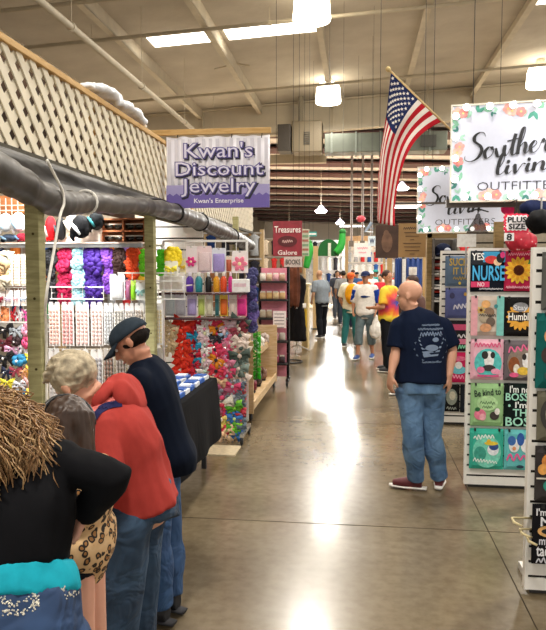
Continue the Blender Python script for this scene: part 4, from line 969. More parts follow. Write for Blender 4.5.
for x in (X0 + .06, X1 - .04): MB().box(x - .02, x + .02, GY + .14, GY + .18, 0, Z0).build('support', POST, t)
# sunglasses case
X0, X1, Z0, Z1 = rectY(102, 219, 144, 243, GY - .1); Z0 = ST; t = thing('sunglasses_case', 'brown wooden display case with sunglasses in four openings', 'display case', (X0, GY, ST)); b = MB(); b.box(X0, X1, GY + .08, GY + .1, Z0, Z1)
for x in (X0, (X0 + X1) / 2, X1): b.box(x - .008, x + .008, GY - .1, GY + .1, Z0, Z1)
for z in (Z0, (Z0 + Z1) / 2, Z1): b.box(X0, X1, GY - .1, GY + .1, z - .008, z + .008)
b.build('case_body', wood('925632', 'a8683c', 'case_wood'), t)
for i in range(4):
    cx_ = X0 + (X1 - X0) * (.25 + .5 * (i % 2)); cz = Z0 + (Z1 - Z0) * (.2 + .5 * (i // 2)); t = thing('sunglasses', f'dark sunglasses in the {("lower left", "lower right", "upper left", "upper right")[i]} opening of the brown case', 'sunglasses', (cx_, GY - .06, cz - .02), group='sunglasses in the brown case')
    for e in (-1, 1): part('lens', 'lens', lambda b: b.tube([(0, .06, 0), (0, -.06, 0)], .5, 16), mat('1a1c18', .1, var=0), t, (e * .05, 0, .02), scl=(.085, .06, .055)); part('temple', 'boxb', k_box, mat('2a201a'), t, (e * .092, .05, .03), scl=(.006, .1, .008), smooth=False)
    part('frame_bar', 'boxb', k_box, mat('c8c0b0', .3), t, (0, -.003, .042), scl=(.18, .008, .01), smooth=False)
# white wire basket and packages below the scrunchies
def wires(px0, px1, ys, Y, lb):
    X0, X1 = onY(px0, 290, Y).x, onY(px1, 290, Y).x; zs = [onY((px0 + px1) / 2, y, Y).z for y in ys]; t = thing('wire_rail_rack', lb, 'rack', (X0, Y, min(zs)))
    for z in zs: MB().bar((X0, Y, z), (X1, Y, z), .012).build('rail', WIRE, t)
    b = MB()
    for i in range(6): x = X0 + .01 + (X1 - X0 - .02) * i / 5; b.bar((x, Y + .012, min(zs)), (x, Y + .012, max(zs)), .006)
    b.build('uprights', WIRE, t)
    for x in (X0 + .02, X1 - .02): MB().bar((x, Y, sum(zs) / len(zs)), (x, GY, sum(zs) / len(zs)), .012).build('bracket_arm', WIRE, t)
wires(50, 104, (287, 299), GY - .3, 'white wire rail crossing the lower ends of the purple scrunchies'); wires(118, 185, (273, 281, 290, 299), GY - .34, 'four white wire rails in front of the second post'); wires(-20, 28, (287.5, 322), GY - .3, 'white wire rail left of the first post')
k = 0
for i, (a, b_) in enumerate(((49, 60), (62, 74), (76, 89), (91, 103))): pack(a, b_, 302, 346, GY - .33, 'efe9e6', ('e8b4a4', 'e09a94', 'ecc0b8', 'e8c8c0')[i], f'clear pack of pinkish beads, {ORD[i]} from the left below the scrunchies', 'clear bead packs', kind='beads', name='bead_pack')
for i, (a, b_) in enumerate(((49, 60), (62, 74), (76, 89), (91, 103))): pack(a, b_, 349, 400, GY - .33, 'dcd8d4', ('c8c0bc', 'c49c94', 'b8b4b4', 'a8a4a8')[i], f'silver and rose bead pack on the lower row, {ORD[i]} from the left', 'lower bead packs', kind='beads', name='bead_pack')
for i, (a, b_) in enumerate(((104, 113), (114, 124), (125, 134), (135, 144), (145, 153), (154, 163))): pack(a, b_, 303, 345, GY - .33, 'f0eeec', ('cfd2d4', 'c8c4bc', 'd8d0c8', 'c0b4a8', 'd8cab0', 'e4d4a8')[i], f'pale bead pack behind the cap wearing man, {ORD[i]} from the left', 'pale bead packs', kind='beads', name='bead_pack')
for i, (a, b_) in enumerate(((104, 114), (116, 126), (128, 138), (140, 150), (152, 162))): pack(a, b_, 348, 400, GY - .33, 'b8b0a8', ('8a6a5c', '9a8c84', '70605a', 'a89484', 'b8a890')[i], f'brownish bead pack on the lower row near the cap, {ORD[i]} from the left', 'lower bead packs', kind='beads', name='bead_pack')
pack(110, 125, 274, 300, GY - .36, 'f4f8fa', 'eef4f8', 'white fluffy headband pack in front of the brown scrunchies', name='headband_pack'); pack(126, 131, 280, 300, GY - .36, 'b07090', 'a05c80', 'narrow mauve pack beside the white headband pack', name='headband_pack'); pack(136, 146, 282, 300, GY - .36, 'f4f4f0', 'a8dcd8', 'pale aqua bow pack left of the second post', kind='bow', name='bow_pack'); pack(131, 136, 280, 300, GY - .36, 'c8f060', '90d828', 'lime pack left of the aqua bow pack', name='bow_pack'); pack(147, 157, 284, 301, GY - .3, 'd8f0c8', '58c848', 'green and yellow clip pack behind the second post', kind='flower', name='clip_pack')
pack(165, 178, 261, 276, GY - .22, 'f8f6ee', 'f6e040', 'white card with a yellow bow right of the second post', kind='bow', name='bow_pack')
# left of the first post
for i, (a, b_) in enumerate(((7, 13), (14, 20), (21, 28))): pack(a, b_, 254, 286, GY - .33, 'f8f2e6', 'f4e4c4', f'cream necklace card, {ORD[i]} from the left above the wire rail', 'cream necklace cards', kind='beads', name='necklace_card')
strand(-9, 6, 250, 284, GY - .33, ['e8c89c', 'f0e0c8', 'c8a880'], 'beige strand of bows at the left edge under the shelf', 'bow', name='bow_strand', cat='hair bows')
for i, (a, b_, c, p) in enumerate(((-4, 5, 'e8e0dc', 'a02838'), (6, 13, 'f4e8e0', 'c8b8d0'), (14, 20, 'f0e8e4', 'e0a8b0'), (21, 28, 'f8ece0', 'b4c4d8'))): pack(a, b_, 290, 306, GY - .33, c, p, f'small pastel clip pack just under the left wire rail, {ORD[i]} from the left', 'pastel clip packs', name='clip_pack', kind='bow')
B = 'hair bows left of the first post'
LB = [(8, 14, 308, 320, 'd0202c', 'red'), (14, 21, 308, 320, 'f6eef4', 'white'), (21, 29, 308, 321, 'e65aa8', 'pink'), (-3, 8, 309, 322, 'e8905c', 'peach orange'), (-2, 9, 324, 336, '181418', 'black'), (9, 19, 326, 337, 'b8c0c8', 'silver grey'), (20, 29, 325, 336, 'e89ab4', 'pale rose'), (-3, 9, 337, 349, '5c1020', 'dark wine'), (10, 19, 338, 346, '2a1418', 'brown black'), (20, 29, 337, 348, 'd84878', 'raspberry'), (4, 15, 345, 354, 'f0b0d4', 'baby pink'), (15, 26, 343, 354, 'f8e4f0', 'pinkish white'), (-3, 10, 352, 365, '121014', 'large black'), (10, 24, 356, 366, '2c86b4', 'blue'), (24, 29, 352, 364, 'f0d838', 'yellow'), (0, 8, 367, 378, '1c2440', 'navy striped'), (9, 18, 367, 376, 'b4485c', 'rosy red'), (18, 24, 368, 378, 'f0a878', 'apricot'), (24, 29, 365, 376, 'f4b83c', 'golden'), (0, 10, 379, 388, 'e8d83c', 'lemon'), (12, 22, 380, 390, 'e4e4f4', 'lilac white'), (22, 29, 378, 388, 'd8a4a0', 'dusty pink'), (0, 9, 388, 402, '24241e', 'black and white'), (12, 24, 391, 401, '1c7cb4', 'deep blue'), (24, 29, 390, 400, 'e8c858', 'mustard')]
for a, b_, c, d, col, nm in LB:
    x, z, w_, h_ = px_size(a, c, b_, d, GY - .3); t = thing('hair_bow', f'{nm} hair bow clipped to the grid left of the first post', 'hair bow', (x, GY - .25, z), group=B)
    o = part('bow_loops', 'bow' if (a + c) % 3 else 'puff', k_bow if (a + c) % 3 else k_puff, mat(col, .7, var=.25), t, (0, 0, 0), (0, rng.uniform(-.4, .4), 0), (w_ * 1.25, .12, h_ * 1.5)); part('knot', 'knot', k_heart, mat('f0ece8' if col[0] in '0123' else '303038', .5), t, (0, -.06, 0), scl=.12 if False else w_ * .8)
    part('clip', 'hook', k_hook, CHROME, t, (0, .1, 0), scl=(.1, .35, .1))
for j in range(3):
    for i in range(3):
        x, z, w_, h_ = px_size(12 + i * 6, 402 + j * 7, 17.5 + i * 6, 408 + j * 7, GY - .3); t = thing('small_packet', f'blue or white packet, {ORD[i]} from the left in the {("top", "middle", "bottom")[j]} row at the left edge', 'packet', (x, GY - .3, z), group='blue packets left of the first post'); part('packet_body', 'boxb', k_box, mat(('2c70b8', 'dfe8f4', '3c8cd0')[(i + j) % 3], .4), t, scl=(w_, .03, h_), smooth=False); part('hook', 'hook', k_hook, CHROME, t, (0, .1, 0), scl=(.1, .5, .1))
# lower fill of the grid wall
for i in range(9):
    a = -12 + i * 19; cols = [['3c70b0', 'e0e4ec'], ['b83c5c', 'f0d8dc'], ['d8d0c8', 'a89888'], ['8c5c44', 'c8a488'], ['5c6c80', 'b0b8c4'], ['c84860', '303038'], ['e0a0a8', 'f0e8e4'], ['e8d8b0', 'c8b490'], ['e8dcc0', 'b4a078']][i]
    strand(a, a + 17, 404 + (i < 3) * 22, 448, GY - .3, cols, f'strand of small bows low on the grid wall, {ORD[i]} from the left', 'bow', n=4, group='low bow strands on the grid wall', name='bow_strand', cat='hair bows')
# white slatwall behind
def slatwall(label, X0, X1, Z0, Z1, Y, pitch=.1, name='slatwall', cat='wall panel', m=None, frame=False, depth=.05):
    t = thing(name, label, cat, ((X0 + X1) / 2, Y, 0)); m = m or mat('efece4', .5, var=.03); b = MB(); b.box(X0, X1, Y + .012, Y + depth, Z0, Z1); b.build('backing_board', mat('2c2824', .8), t)
    b = MB(); z = Z0
    while z < Z1 - .01: b.box(X0, X1, Y, Y + .014, z, min(z + pitch - .017, Z1)); z += pitch
    b.build('slats', m, t)
    if frame:
        b = MB(); b.box(X0 - .018, X0, Y - .002, Y + depth, Z0, Z1 + .015); b.box(X1, X1 + .018, Y - .002, Y + depth, Z0, Z1 + .015); b.box(X0, X1, Y - .002, Y + depth, Z1, Z1 + .015); b.build('edge_trim', m, t)
    return t
X0, X1, Z0, Z1 = rectY(152, 212, 203, 262, 7.9); slatwall('white slatted wall panel behind the second post', X0, X1, 0, Z1, 7.9, .135)
# ---- rolling rack of bows at the end of the stall
RY = 6.95
t, RX0, RX1 = grid_panel('rolling wire rack loaded with packages and bow strands at the end of the black counter', 164, 247, .2, 2.08, RY, .1, name='rolling_rack')
F = RY - .08
for a, b_, c, d, cd, pr, lb, kd in ((186, 197, 246, 273, 'f8eef0', 'e83c8c', 'hot pink flower card on the top row of the rolling rack', 'flower'), (197, 212, 246, 273, 'f6dce0', 'f0d0d4', 'pale pink card of clips beside the hot pink flower card', 'pouch'), (212, 226, 248, 273, 'e4e8f6', 'a898d8', 'lavender and blue pouch on the top row of the rolling rack', 'pouch'), (226, 232, 256, 272, 'f0e0d0', 'b8583c', 'narrow rust coloured card on the top row', 'pouch'), (232, 248, 251, 273, 'f6f0f0', 'ec7c98', 'white card with a coral pink flower at the right end of the top row', 'flower'), (180, 186, 258, 274, 'fff4c0', 'f4c81c', 'yellow clip card left of the hot pink flower card', 'bow')):
    pack(a, b_, c, d, F, cd, pr, lb, 'cards on the top row of the rolling rack', kind=kd, name='accessory_card')
for a, b_, bd, cp, lb in ((187, 195, '5c34a8', 'f0e8f8', 'purple squeeze bottle with a white cap, leftmost on the rolling rack'), (196, 204, '2c8c98', 'f4f4ec', 'teal and yellow squeeze bottle beside the purple one'), (206, 213, '101012', 'ecece8', 'black squeeze bottle with a white cap'), (214, 221, 'e8a020', 'f4ece0', 'golden orange squeeze bottle in the middle of the row'), (221, 228, 'ec5020', 'f0e8dc', 'red orange squeeze bottle beside the golden one'), (229, 234, 'd83490', 'f8dce8', 'magenta squeeze bottle left of the white box')):
    bottle(a, b_, 272, 292, F, bd, cp, lb, 'squeeze bottles on the rolling rack')
x, z, w_, h_ = px_size(234, 279, 250, 292, F); t = thing('white_tissue_box', 'white box right of the squeeze bottles', 'box', (x, F, z - h_ / 2)); MB().box(x - w_ / 2, x + w_ / 2, F - .12, F, z - h_ / 2, z + h_ / 2).build('box_body', mat('f8f4f2', .5), t, bevel=.006); MB().box(x - w_ / 2 + .02, x + w_ / 2 - .02, F - .122, F - .118, z - .01, z + .025).build('box_print', mat('e8c8d0', .5), t)
x, z, w_, h_ = px_size(163, 276, 186, 291, F); t = thing('white_carton', 'wide white carton left of the squeeze bottles', 'carton', (x, F, z - h_ / 2)); MB().box(x - w_ / 2, x + w_ / 2, F - .14, F, z - h_ / 2, z + h_ / 2).build('carton_body', mat('f8f4ec', .5), t, bevel=.006); MB().box(x - w_ / 2, x + w_ / 2, F - .142, F - .138, z - h_ / 2, z - h_ / 2 + .02).build('carton_print', mat('e0b880', .5), t)
def rshelf(py, lb):
    Z = onY(206, py, F).z; t = thing('rack_shelf', lb, 'shelf', (RX0, F, Z)); MB().box(RX0, RX1 + .02, F - .16, RY - .01, Z - .015, Z).build('shelf_plate', mat('4a2428', .5), t); b = MB()
    for x in (RX0 + .04, RX1 - .04): b.bar((x, RY, Z - .01), (x, F - .14, Z - .03), .01)
    b.build('shelf_bracket', CHROME, t)
rshelf(292.6, 'dark narrow shelf under the squeeze bottles'); rshelf(317.5, 'dark narrow shelf under the upright glove cards')
for i, (a, b_, cd, pr, lb) in enumerate(((165, 175, 'e8eef0', 'c8d4d8', 'pale grey'), (175, 186, 'f0eef4', 'dcdce8', 'white'), (187, 197, 'e0d8f0', 'b8a8dc', 'lilac'), (198, 205, 'e4ecb8', 'c4d46c', 'lime'), (206, 213, 'f4f0e0', 'e4dcc0', 'cream'), (215, 219, '6ca4a0', '2c6c70', 'dark teal'), (220, 228, 'f8d048', 'ec7020', 'orange and yellow'), (229, 236, 'f4ece4', 'e8d0c4', 'blush'), (237, 247, 'f070a0', 'e0308c', 'magenta'))):
    pack(a, b_, 294, 316, F - .03, cd, pr, f'{lb} upright card on the row under the squeeze bottles', 'upright cards on the rolling rack', name='glove_card')
for a, b_, c, d, cols, lb in ((165, 176, 320, 352, ['f0dcb8', 'e4cca0'], 'cream'), (177, 190, 320, 376, ['f0401c', 'e8341c'], 'orange red'), (191, 200, 320, 376, ['2ca0c8', 'c81c38', '1c1c2c', '7c1c40', 'd0283c'], 'dark red and blue'), (201, 211, 320, 378, ['f4d0d8', 'f8f0e8', 'e8e8b8', 'c8ecd8', 'f490b8'], 'pastel'), (212, 222, 320, 378, ['f0587c', 'ec3c60', 'f8c4cc', 'e03c50', '2c2c34', 'e8901c'], 'coral pink'), (223, 233, 320, 378, ['f490b0', 'f8d0d8', 'e8507c', '9cc8e8'], 'pink and sky blue'), (234, 246, 318, 378, ['7c8c84', '485850', 'c8b8a8', '2c2c2c', 'e8d4c8', '9c3c4c'], 'grey green')):
    strand(a, b_, c, d, F, cols, f'{lb} strand of bows on the rolling rack', 'bow', group='bow strands on the rolling rack', name='bow_strand', cat='hair bows', seed=1)
for a, b_, c, d, cols, lb in ((206, 214, 380, 428, ['f0a8b0', 'f8e0e0', 'd87888'], 'pale pink'), (215, 229, 378, 436, ['e84c78', 'f0c8a0', 'f8e8d8', 'c8304c', '8c8c98', 'e8d070', 'b05878'], 'mixed pink and tan'), (230, 239, 378, 398, ['8c949c', 'c8ccd4', 'e8507c'], 'silver grey'), (230, 240, 399, 436, ['8cd83c', '54a82c', 'd8f09c', '3c7cc8'], 'bright green'), (239, 245, 378, 430, ['c83c4c', '6c7c88', '3c6cb8', 'e8c83c', '8c8cb0'], 'blue and red edge')):
    strand(a, b_, c, d, F, cols, f'{lb} strand of bows low on the rolling rack', 'bow', group='bow strands low on the rolling rack', name='bow_strand', cat='hair bows', seed=2)
strand(247, 258, 270, 330, RY + .02, ['3c3c6c', '5c4c8c', '2c3454', '7c3c5c', '30507c'], 'dark blue and purple strand hanging at the right end of the rolling rack', 'ruffle', n=9)
# paper sheets on the floor under the rack
p = onZ(206, 447, 0); o = MB().box(p.x - .12, p.x + .35, p.y - .3, p.y + .05, 0.001, .012).build('flattened_carton', mat('d8c8a8', .8)); tag(o, 'flattened pale carton on the floor under the black cloth', 'cardboard')
# ================================================================ shirt stalls on the right
def slat_rack(lb, px0, px1, pyT, pyB, group='white slatwall shirt racks'):
    Y = onZ((px0 + px1) / 2, pyB, 0).y; X0, X1 = onY(px0, (pyT + pyB) / 2, Y).x, onY(px1, (pyT + pyB) / 2, Y).x; Z1 = onY((px0 + px1) / 2, pyT, Y).z
    t = slatwall(lb, X0, X1, .03, Z1, Y, .084, name='slatwall_rack', cat='display rack', frame=True); t['group'] = group
    MB().box(X0 + .02, X1 - .02, Y + .03, Y + .1, 0, .03).build('base_plinth', mat('3c3834'), t)
    for x in (X0 + .05, X1 - .05): MB().box(x - .02, x + .02, Y + .05, Y + .35, 0, .04).build('rear_foot', mat('d8d4cc'), t)
    return Y
SG = 'folded shirts on the nearer white rack'
def shirt(px0, py0, px1, py1, Y, col, prints, label, group=None, clips=True):
    if group == SG: py0 -= 2; py1 -= 1
    x, z, w_, h_ = px_size(px0, py0, px1, py1, Y); yf = Y - .045
    t = thing('folded_shirt', label, 'T-shirt', (x, Y - .02, z - h_ / 2), group=group)
    b = MB(); n = 10; vs = []; fs = []
    for j in range(n + 1):
        for i in range(n + 1):
            u, v = i / n, j / n; e = min(u, 1 - u, v, 1 - v); vs.append((x + (u - .5) * w_, yf + .018 * max(0, 1 - e * 12) ** 2 + .003 * noise.noise(Vector((u * 4 + x * 9, v * 4 + z * 9, 0))), z + (v - .5) * h_))
    for j in range(n):
        for i in range(n): a = j * (n + 1) + i; fs.append((a, a + 1, a + n + 2, a + n + 1))
    nb = len(vs); vs2 = [(p[0], Y - .012, p[2]) for p in vs]; per = [i for i in range(n + 1)] + [j * (n + 1) + n for j in range(1, n + 1)] + [n * (n + 1) + i for i in range(n - 1, -1, -1)] + [j * (n + 1) for j in range(n - 1, 0, -1)]
    vs += [vs2[i] for i in per]; m_ = len(per)
    for k in range(m_): fs.append((per[k], nb + k, nb + (k + 1) % m_, per[(k + 1) % m_]))
    fs.append(tuple(nb + k for k in range(m_))); b.add(vs, fs); b.build('fabric', mat(col, .85, var=.12, scale=16), t, smooth=False)
    if prints:
        b = MB(); k = 0
        def UU(u): return x + (u - .5) * w_
        def VV(v): return z + (v - .5) * h_
        for p in prints:
            yy = yf - .004 - .0006 * k; k += 1
            if p[0] == 't': b.use(mat(p[6], .7, var=0)); put_text(b, p[1], UU(p[2]), yy - .001, VV(p[3]), p[4] * w_, p[5] * h_, .02, rot=p[7] if len(p) > 7 else 0)
            elif p[0] == 's': b.use(mat(p[6], .7, var=0)); scribble(b, UU(p[2]), yy - .001, VV(p[3]), p[4] * w_, p[5] * h_, p[7] if len(p) > 7 else 0)
            elif p[0] == 'e': b.use(mat(p[5], .7, var=.2, scale=40)); b.disc(UU(p[1]), yy, VV(p[2]), p[3] * w_, p[4] * h_, .001, 18)
            elif p[0] == 'r': b.use(mat(p[5], .7, var=.1)); b.prism([(UU(p[1]), VV(p[2])), (UU(p[3]), VV(p[2])), (UU(p[3]), VV(p[4])), (UU(p[1]), VV(p[4]))], yy - .001, yy)
            elif p[0] == 'f':
                _, u, v, r, pc, cc, np_ = p; b.use(mat(pc, .7, var=.15, scale=50))
                for q in range(np_):
                    a = 2 * math.pi * q / np_; c, s_ = math.cos(a), math.sin(a); o = []
                    for L_, wd in ((.3, .0), (.5, .13), (.75, .15), (.92, .08), (1, 0), (.92, -.08), (.75, -.15), (.5, -.13)): o.append((UU(u) + (c * L_ - s_ * wd) * r * w_, VV(v) + (s_ * L_ + c * wd) * r * w_))
                    b.prism(o, yy - .0008 - .0001 * (q % 3), yy)
                b.use(mat(cc, .8, var=.3, scale=60)); b.disc(UU(u), yy - .0012, VV(v), r * w_ * .38, r * w_ * .38, .001, 14)
        b.build('print', None, t)
    if clips:
        for e in (-.36, .36): part('clip', 'clip', lambda b: b.box(-.5, .5, -.5, .5, -.5, .5), BLKM, t, (e * w_, -.02, h_ * .985), scl=(.012, .03, .02), smooth=False)
    return t
SG = 'folded shirts on the nearer white rack'
Y1 = slat_rack('tall white slatwall rack of ten folded shirts to the right of the bald man', 468.5, 533.5, 250, 489)
A = (470, 502.6); B_ = (503.4, 534.5)
shirt(*(A[0], 253, A[1] + 1, 292), Y1, '131a26', [('r', 0, .66, .5, .98, '131a26'), ('r', .35, .72, 1, .98, '3aa0d0'), ('t', 'YES', .2, .86, .36, .17, 'f4f4f0'), ('e', .6, .78, .2, .1, 'd83c3c'), ('e', .78, .72, .12, .09, 'f0c8a0'), ('e', .86, .82, .12, .12, '1a1a1c'), ('e', .92, .9, .07, .08, 'f0408c'), ('t', 'NURSE', .52, .45, .94, .36, '4cb8ec'), ('r', .0, .1, .55, .24, 'e0386c'), ('t', 'NO', .3, .17, .2, .1, 'f8e0e8'), ('s', '', .6, .06, .7, .05, 'd8d8e0')], 'black and blue folded shirt printed YES NURSE, top left of the rack', SG)
shirt(B_[0], 253, B_[1], 292, Y1, 'b8284c', [('s', '', .5, .92, .8, .08, 'f0b0c0'), ('e', .83, .7, .1, .1, '3c8c3c'), ('e', .9, .62, .07, .08, '4ca048'), ('f', .45, .52, .46, 'f4c030', '5c2c14', 15), ('f', .45, .52, .36, 'e8a41c', '4a220e', 11), ('s', '', .5, .1, .9, .07, 'f0b0c0')], 'raspberry folded shirt printed with a big yellow sunflower', SG)
shirt(A[0], 298, A[1], 336, Y1, 'cfc2b4', [('r', 0, 0, .2, 1, 'e8a8b0'), ('r', .78, 0, 1, 1, '7ec8c0'), ('e', .45, .8, .14, .1, 'e8b070'), ('e', .55, .6, .16, .12, '8c7058'), ('e', .4, .45, .15, .12, 'b8a890'), ('e', .6, .35, .14, .12, '6c5c50'), ('e', .45, .2, .18, .11, 'd89c70'), ('f', .3, .65, .13, 'e8c050', '5c3818', 8), ('s', '', .5, .52, .5, .08, '3c3c3c'), ('e', .75, .75, .06, .05, '3c8c90')], 'pale shirt with pink and mint edges and a brown floral print', SG)
shirt(B_[0], 299, B_[1], 337, Y1, '1c1a1a', [('f', .5, .5, .46, 'e8a838', '2c2018', 16), ('r', .14, .4, .86, .62, '1c1a1a'), ('e', .5, .75, .25, .12, '8c8c90'), ('t', 'Stay', .5, .72, .45, .16, 'd8d8dc'), ('t', 'Humble', .5, .51, .76, .18, 'f4f0e8')], 'black folded shirt with white script over a sunflower', SG)
shirt(A[0], 341, A[1], 380, Y1, 'f0b8c8', [('e', .52, .42, .42, .36, '58c8c4'), ('s', '', .5, .87, .8, .12, 'e85c8c'), ('e', .55, .5, .15, .22, 'f8f4f0'), ('e', .42, .62, .1, .1, '2c2828'), ('e', .66, .62, .07, .08, '2c2828'), ('e', .55, .3, .2, .08, '3c3434'), ('e', .3, .25, .12, .08, 'f07ca8'), ('e', .75, .22, .14, .07, 'f8a0bc'), ('r', .2, .08, .85, .13, 'd85888')], 'pink and aqua folded shirt with a black and white cow, left of the third row', SG)
shirt(B_[0], 342, B_[1], 381, Y1, '6c6468', [('e', .5, .45, .42, .38, '8c7c70'), ('s', '', .5, .82, .8, .18, 'f06c9c', .2), ('e', .3, .4, .18, .2, '8c4c20'), ('e', .38, .3, .1, .12, 'f4e8d8'), ('e', .7, .5, .14, .2, 'f4f0ec'), ('e', .62, .6, .07, .08, '2a2424'), ('e', .8, .6, .06, .08, '2a2424'), ('e', .6, .25, .2, .1, 'e8c040'), ('e', .82, .3, .1, .1, '58a848'), ('e', .3, .15, .15, .06, 'e85c8c')], 'dark grey folded shirt with a cow and pink lettering, right of the third row', SG)
shirt(A[0], 385, A[1], 426, Y1, '9cc88c', [('t', 'Be kind to', .5, .8, .8, .15, '24342c', .12), ('e', .5, .55, .32, .18, 'b4dca0'), ('s', '', .5, .56, .45, .08, '4c7c4c'), ('s', '', .5, .46, .3, .07, '4c7c4c'), ('e', .28, .28, .18, .13, 'f0809c'), ('e', .36, .22, .1, .08, 'f8b0b8'), ('e', .72, .26, .14, .1, '3c3430'), ('e', .8, .36, .08, .08, 'f4ece4'), ('e', .2, .4, .08, .05, '2c6c3c')], 'light green folded shirt reading Be kind with pink roses', SG)
shirt(B_[0], 385, B_[1] + 1, 427, Y1, '101c1a', [('t', "I'm not", .5, .88, .7, .16, 'f4f8f4'), ('t', 'BOSSY', .48, .7, .9, .17, 'a8e4cc'), ('t', "I'm", .5, .52, .34, .14, 'f4f8f4'), ('t', 'THE', .56, .34, .6, .16, 'a8e4cc'), ('t', 'BOSS', .5, .13, .92, .2, 'a8e4cc'), ('e', .14, .5, .04, .03, 'a8e4cc'), ('e', .86, .5, .04, .03, 'a8e4cc')], "black folded shirt reading I'm not bossy I'm the boss", SG)
shirt(A[0] - 1, 430, A[1], 469, Y1, '3fb49c', [('e', .5, .45, .42, .4, '78d4bc'), ('s', '', .4, .82, .6, .12, 'e8f8f0', .1), ('e', .68, .5, .17, .14, 'e8ecf8'), ('e', .7, .58, .14, .09, '2c4c8c'), ('e', .62, .66, .2, .05, 'f0d040'), ('e', .55, .7, .06, .06, 'f0c030'), ('e', .3, .4, .18, .18, '3ca08c'), ('s', '', .45, .22, .7, .1, 'e8f8f0', -.1)], 'teal folded shirt with a blue and yellow bird, bottom left of the rack', SG)
shirt(B_[0], 431, B_[1], 470, Y1, '6cc4c4', [('e', .3, .62, .17, .17, 'f0f0ec'), ('e', .68, .62, .17, .17, 'f4f4f0'), ('e', .5, .78, .12, .16, '2c5cac'), ('e', .22, .74, .13, .12, '3c70b8'), ('e', .8, .74, .12, .13, '3468b0'), ('e', .3, .55, .06, .05, 'e8a070'), ('s', '', .5, .32, .86, .2, 'f0609c'), ('e', .5, .1, .12, .04, '243c4c')], 'aqua folded shirt with two blue and white birds over pink lettering', SG)
# hooks between rows
# ---- rack behind it
Y0 = slat_rack('shorter white slatwall rack partly hidden behind the bald man', 441, 476, 252, 425)
SG0 = 'folded shirts on the farther white rack'
C = (445, 471)
shirt(C[0], 256, C[1], 286, Y0, '5c7088', [('t', 'SUCK', .5, .8, .7, .24, 'c8a840'), ('t', 'IT UP', .6, .5, .6, .22, 'c8a840'), ('s', '', .55, .26, .5, .12, 'b89c48'), ('e', .55, .1, .05, .05, 'd8b840')], 'grey blue folded shirt reading SUCK IT UP in gold', SG0)
shirt(C[0], 288, C[1], 318, Y0, '5c6498', [('s', '', .6, .4, .6, .2, 'd8d8e8', .2), ('e', .25, .75, .1, .1, '3c3c64'), ('e', .75, .8, .06, .06, 'c8a048')], 'violet blue folded shirt with slanted white script', SG0)
shirt(C[0], 321, C[1], 350, Y0, '2a2a30', [('r', .2, .7, .95, .9, 'e85c8c'), ('s', '', .6, .5, .7, .2, 'e8e8ec'), ('r', .3, .22, .9, .4, 'e87ca0'), ('s', '', .7, .12, .4, .16, '8ce0b8')], 'charcoal folded shirt with pink and white stripes of lettering', SG0)
shirt(C[0], 352, C[1], 382, Y0, 'd42860', [('e', .5, .42, .3, .14, '70c8d8'), ('e', .5, .58, .14, .12, 'f8f0f0'), ('s', '', .4, .2, .6, .14, 'f8a0c0'), ('e', .5, .8, .3, .08, 'f07098')], 'bright crimson pink folded shirt beside the bald man\'s hip', SG0)
shirt(C[0] - 2, 384, C[0] + 14, 411, Y0, '1a1c1c', [('e', .5, .55, .35, .3, '8c9488'), ('e', .55, .6, .2, .16, 'c8c4b0'), ('s', '', .5, .14, .6, .12, '9ca49c')], 'black folded shirt with a pale animal face by the bald man\'s knee', SG0)
shirt(C[0] + 15, 384, C[1] + 1, 412, Y0, '20242c', [('s', '', .5, .5, .7, .14, 'd8d8dc', 1.3), ('e', .5, .2, .2, .08, '7c8ca0')], 'black folded shirt with upright white lettering next to it', SG0)
for i, (c, a, b_) in enumerate((('7c9cb0', 256, 286), ('c83c64', 288, 318), ('4c6c4c', 321, 350), ('e8487c', 352, 382))): shirt(472, a, 477.5, b_, Y0, c, [('e', .5, .6, .3, .15, 'f0d048'), ('e', .5, .3, .3, .12, 'f4f0ec')], f'sliver of a folded shirt in the farther rack\'s right column, {ORD[i]} from the top', 'right column shirts of the farther rack', clips=False)
# ---- nearest rack on the right edge
Y2 = slat_rack('white slatwall rack nearest the camera, cut by the right edge', 532, 600, 250, 597)
SG2 = 'folded shirts on the nearest rack'
shirt(541, 252, 600, 310, Y2, '5c5c58', [('s', '', .3, .7, .5, .12, 'd8d4cc'), ('e', .3, .4, .2, .15, '8c8c84')], 'dark grey folded shirt at the top of the nearest rack', SG2)
shirt(535, 313, 598, 388, Y2 - .01, '17605c', [('e', .3, .7, .2, .13, 'd8a070'), ('e', .26, .45, .2, .14, '3c2c28'), ('e', .34, .3, .14, .1, 'e07c3c'), ('e', .24, .18, .12, .08, '2c4c48'), ('s', '', .6, .6, .5, .12, 'f0e4c8')], 'dark teal folded shirt on the nearest rack', SG2)
shirt(536, 391, 598, 440, Y2 - .01, '6c6858', [('e', .25, .55, .22, .36, '383430'), ('e', .25, .55, .14, .26, '8c8878'), ('s', '', .6, .5, .4, .3, 'e8e4d8')], 'olive grey folded shirt with a dark oval print', SG2)
shirt(534, 446, 597, 500, Y2 - .01, '3c3838', [('e', .2, .75, .12, .14, 'd8883c'), ('e', .1, .6, .08, .1, 'e0a050'), ('e', .25, .3, .14, .12, '2c8c7c'), ('r', .0, .42, .2, .45, 'd8d0c0'), ('s', '', .6, .5, .4, .2, 'e8c8a0')], 'brown black folded shirt with orange flowers and a teal spot', SG2)
shirt(531, 504, 596, 563, Y2 - .01, '16161a', [('t', "I'm a", .17, .9, .26, .12, 'e8e8ec'), ('t', 'Mama', .36, .74, .5, .15, 'e8e8ec'), ('e', .26, .58, .2, .1, 'd8a868'), ('e', .26, .58, .14, .05, '16161a'), ('t', 'my', .17, .38, .16, .13, 'd8d8e0'), ('t', 'tacos', .22, .24, .34, .15, 'e8e8ec'), ('s', '', .24, .09, .38, .11, 'c8c8d0')], 'black folded shirt with white lettering at the foot of the nearest rack', SG2)
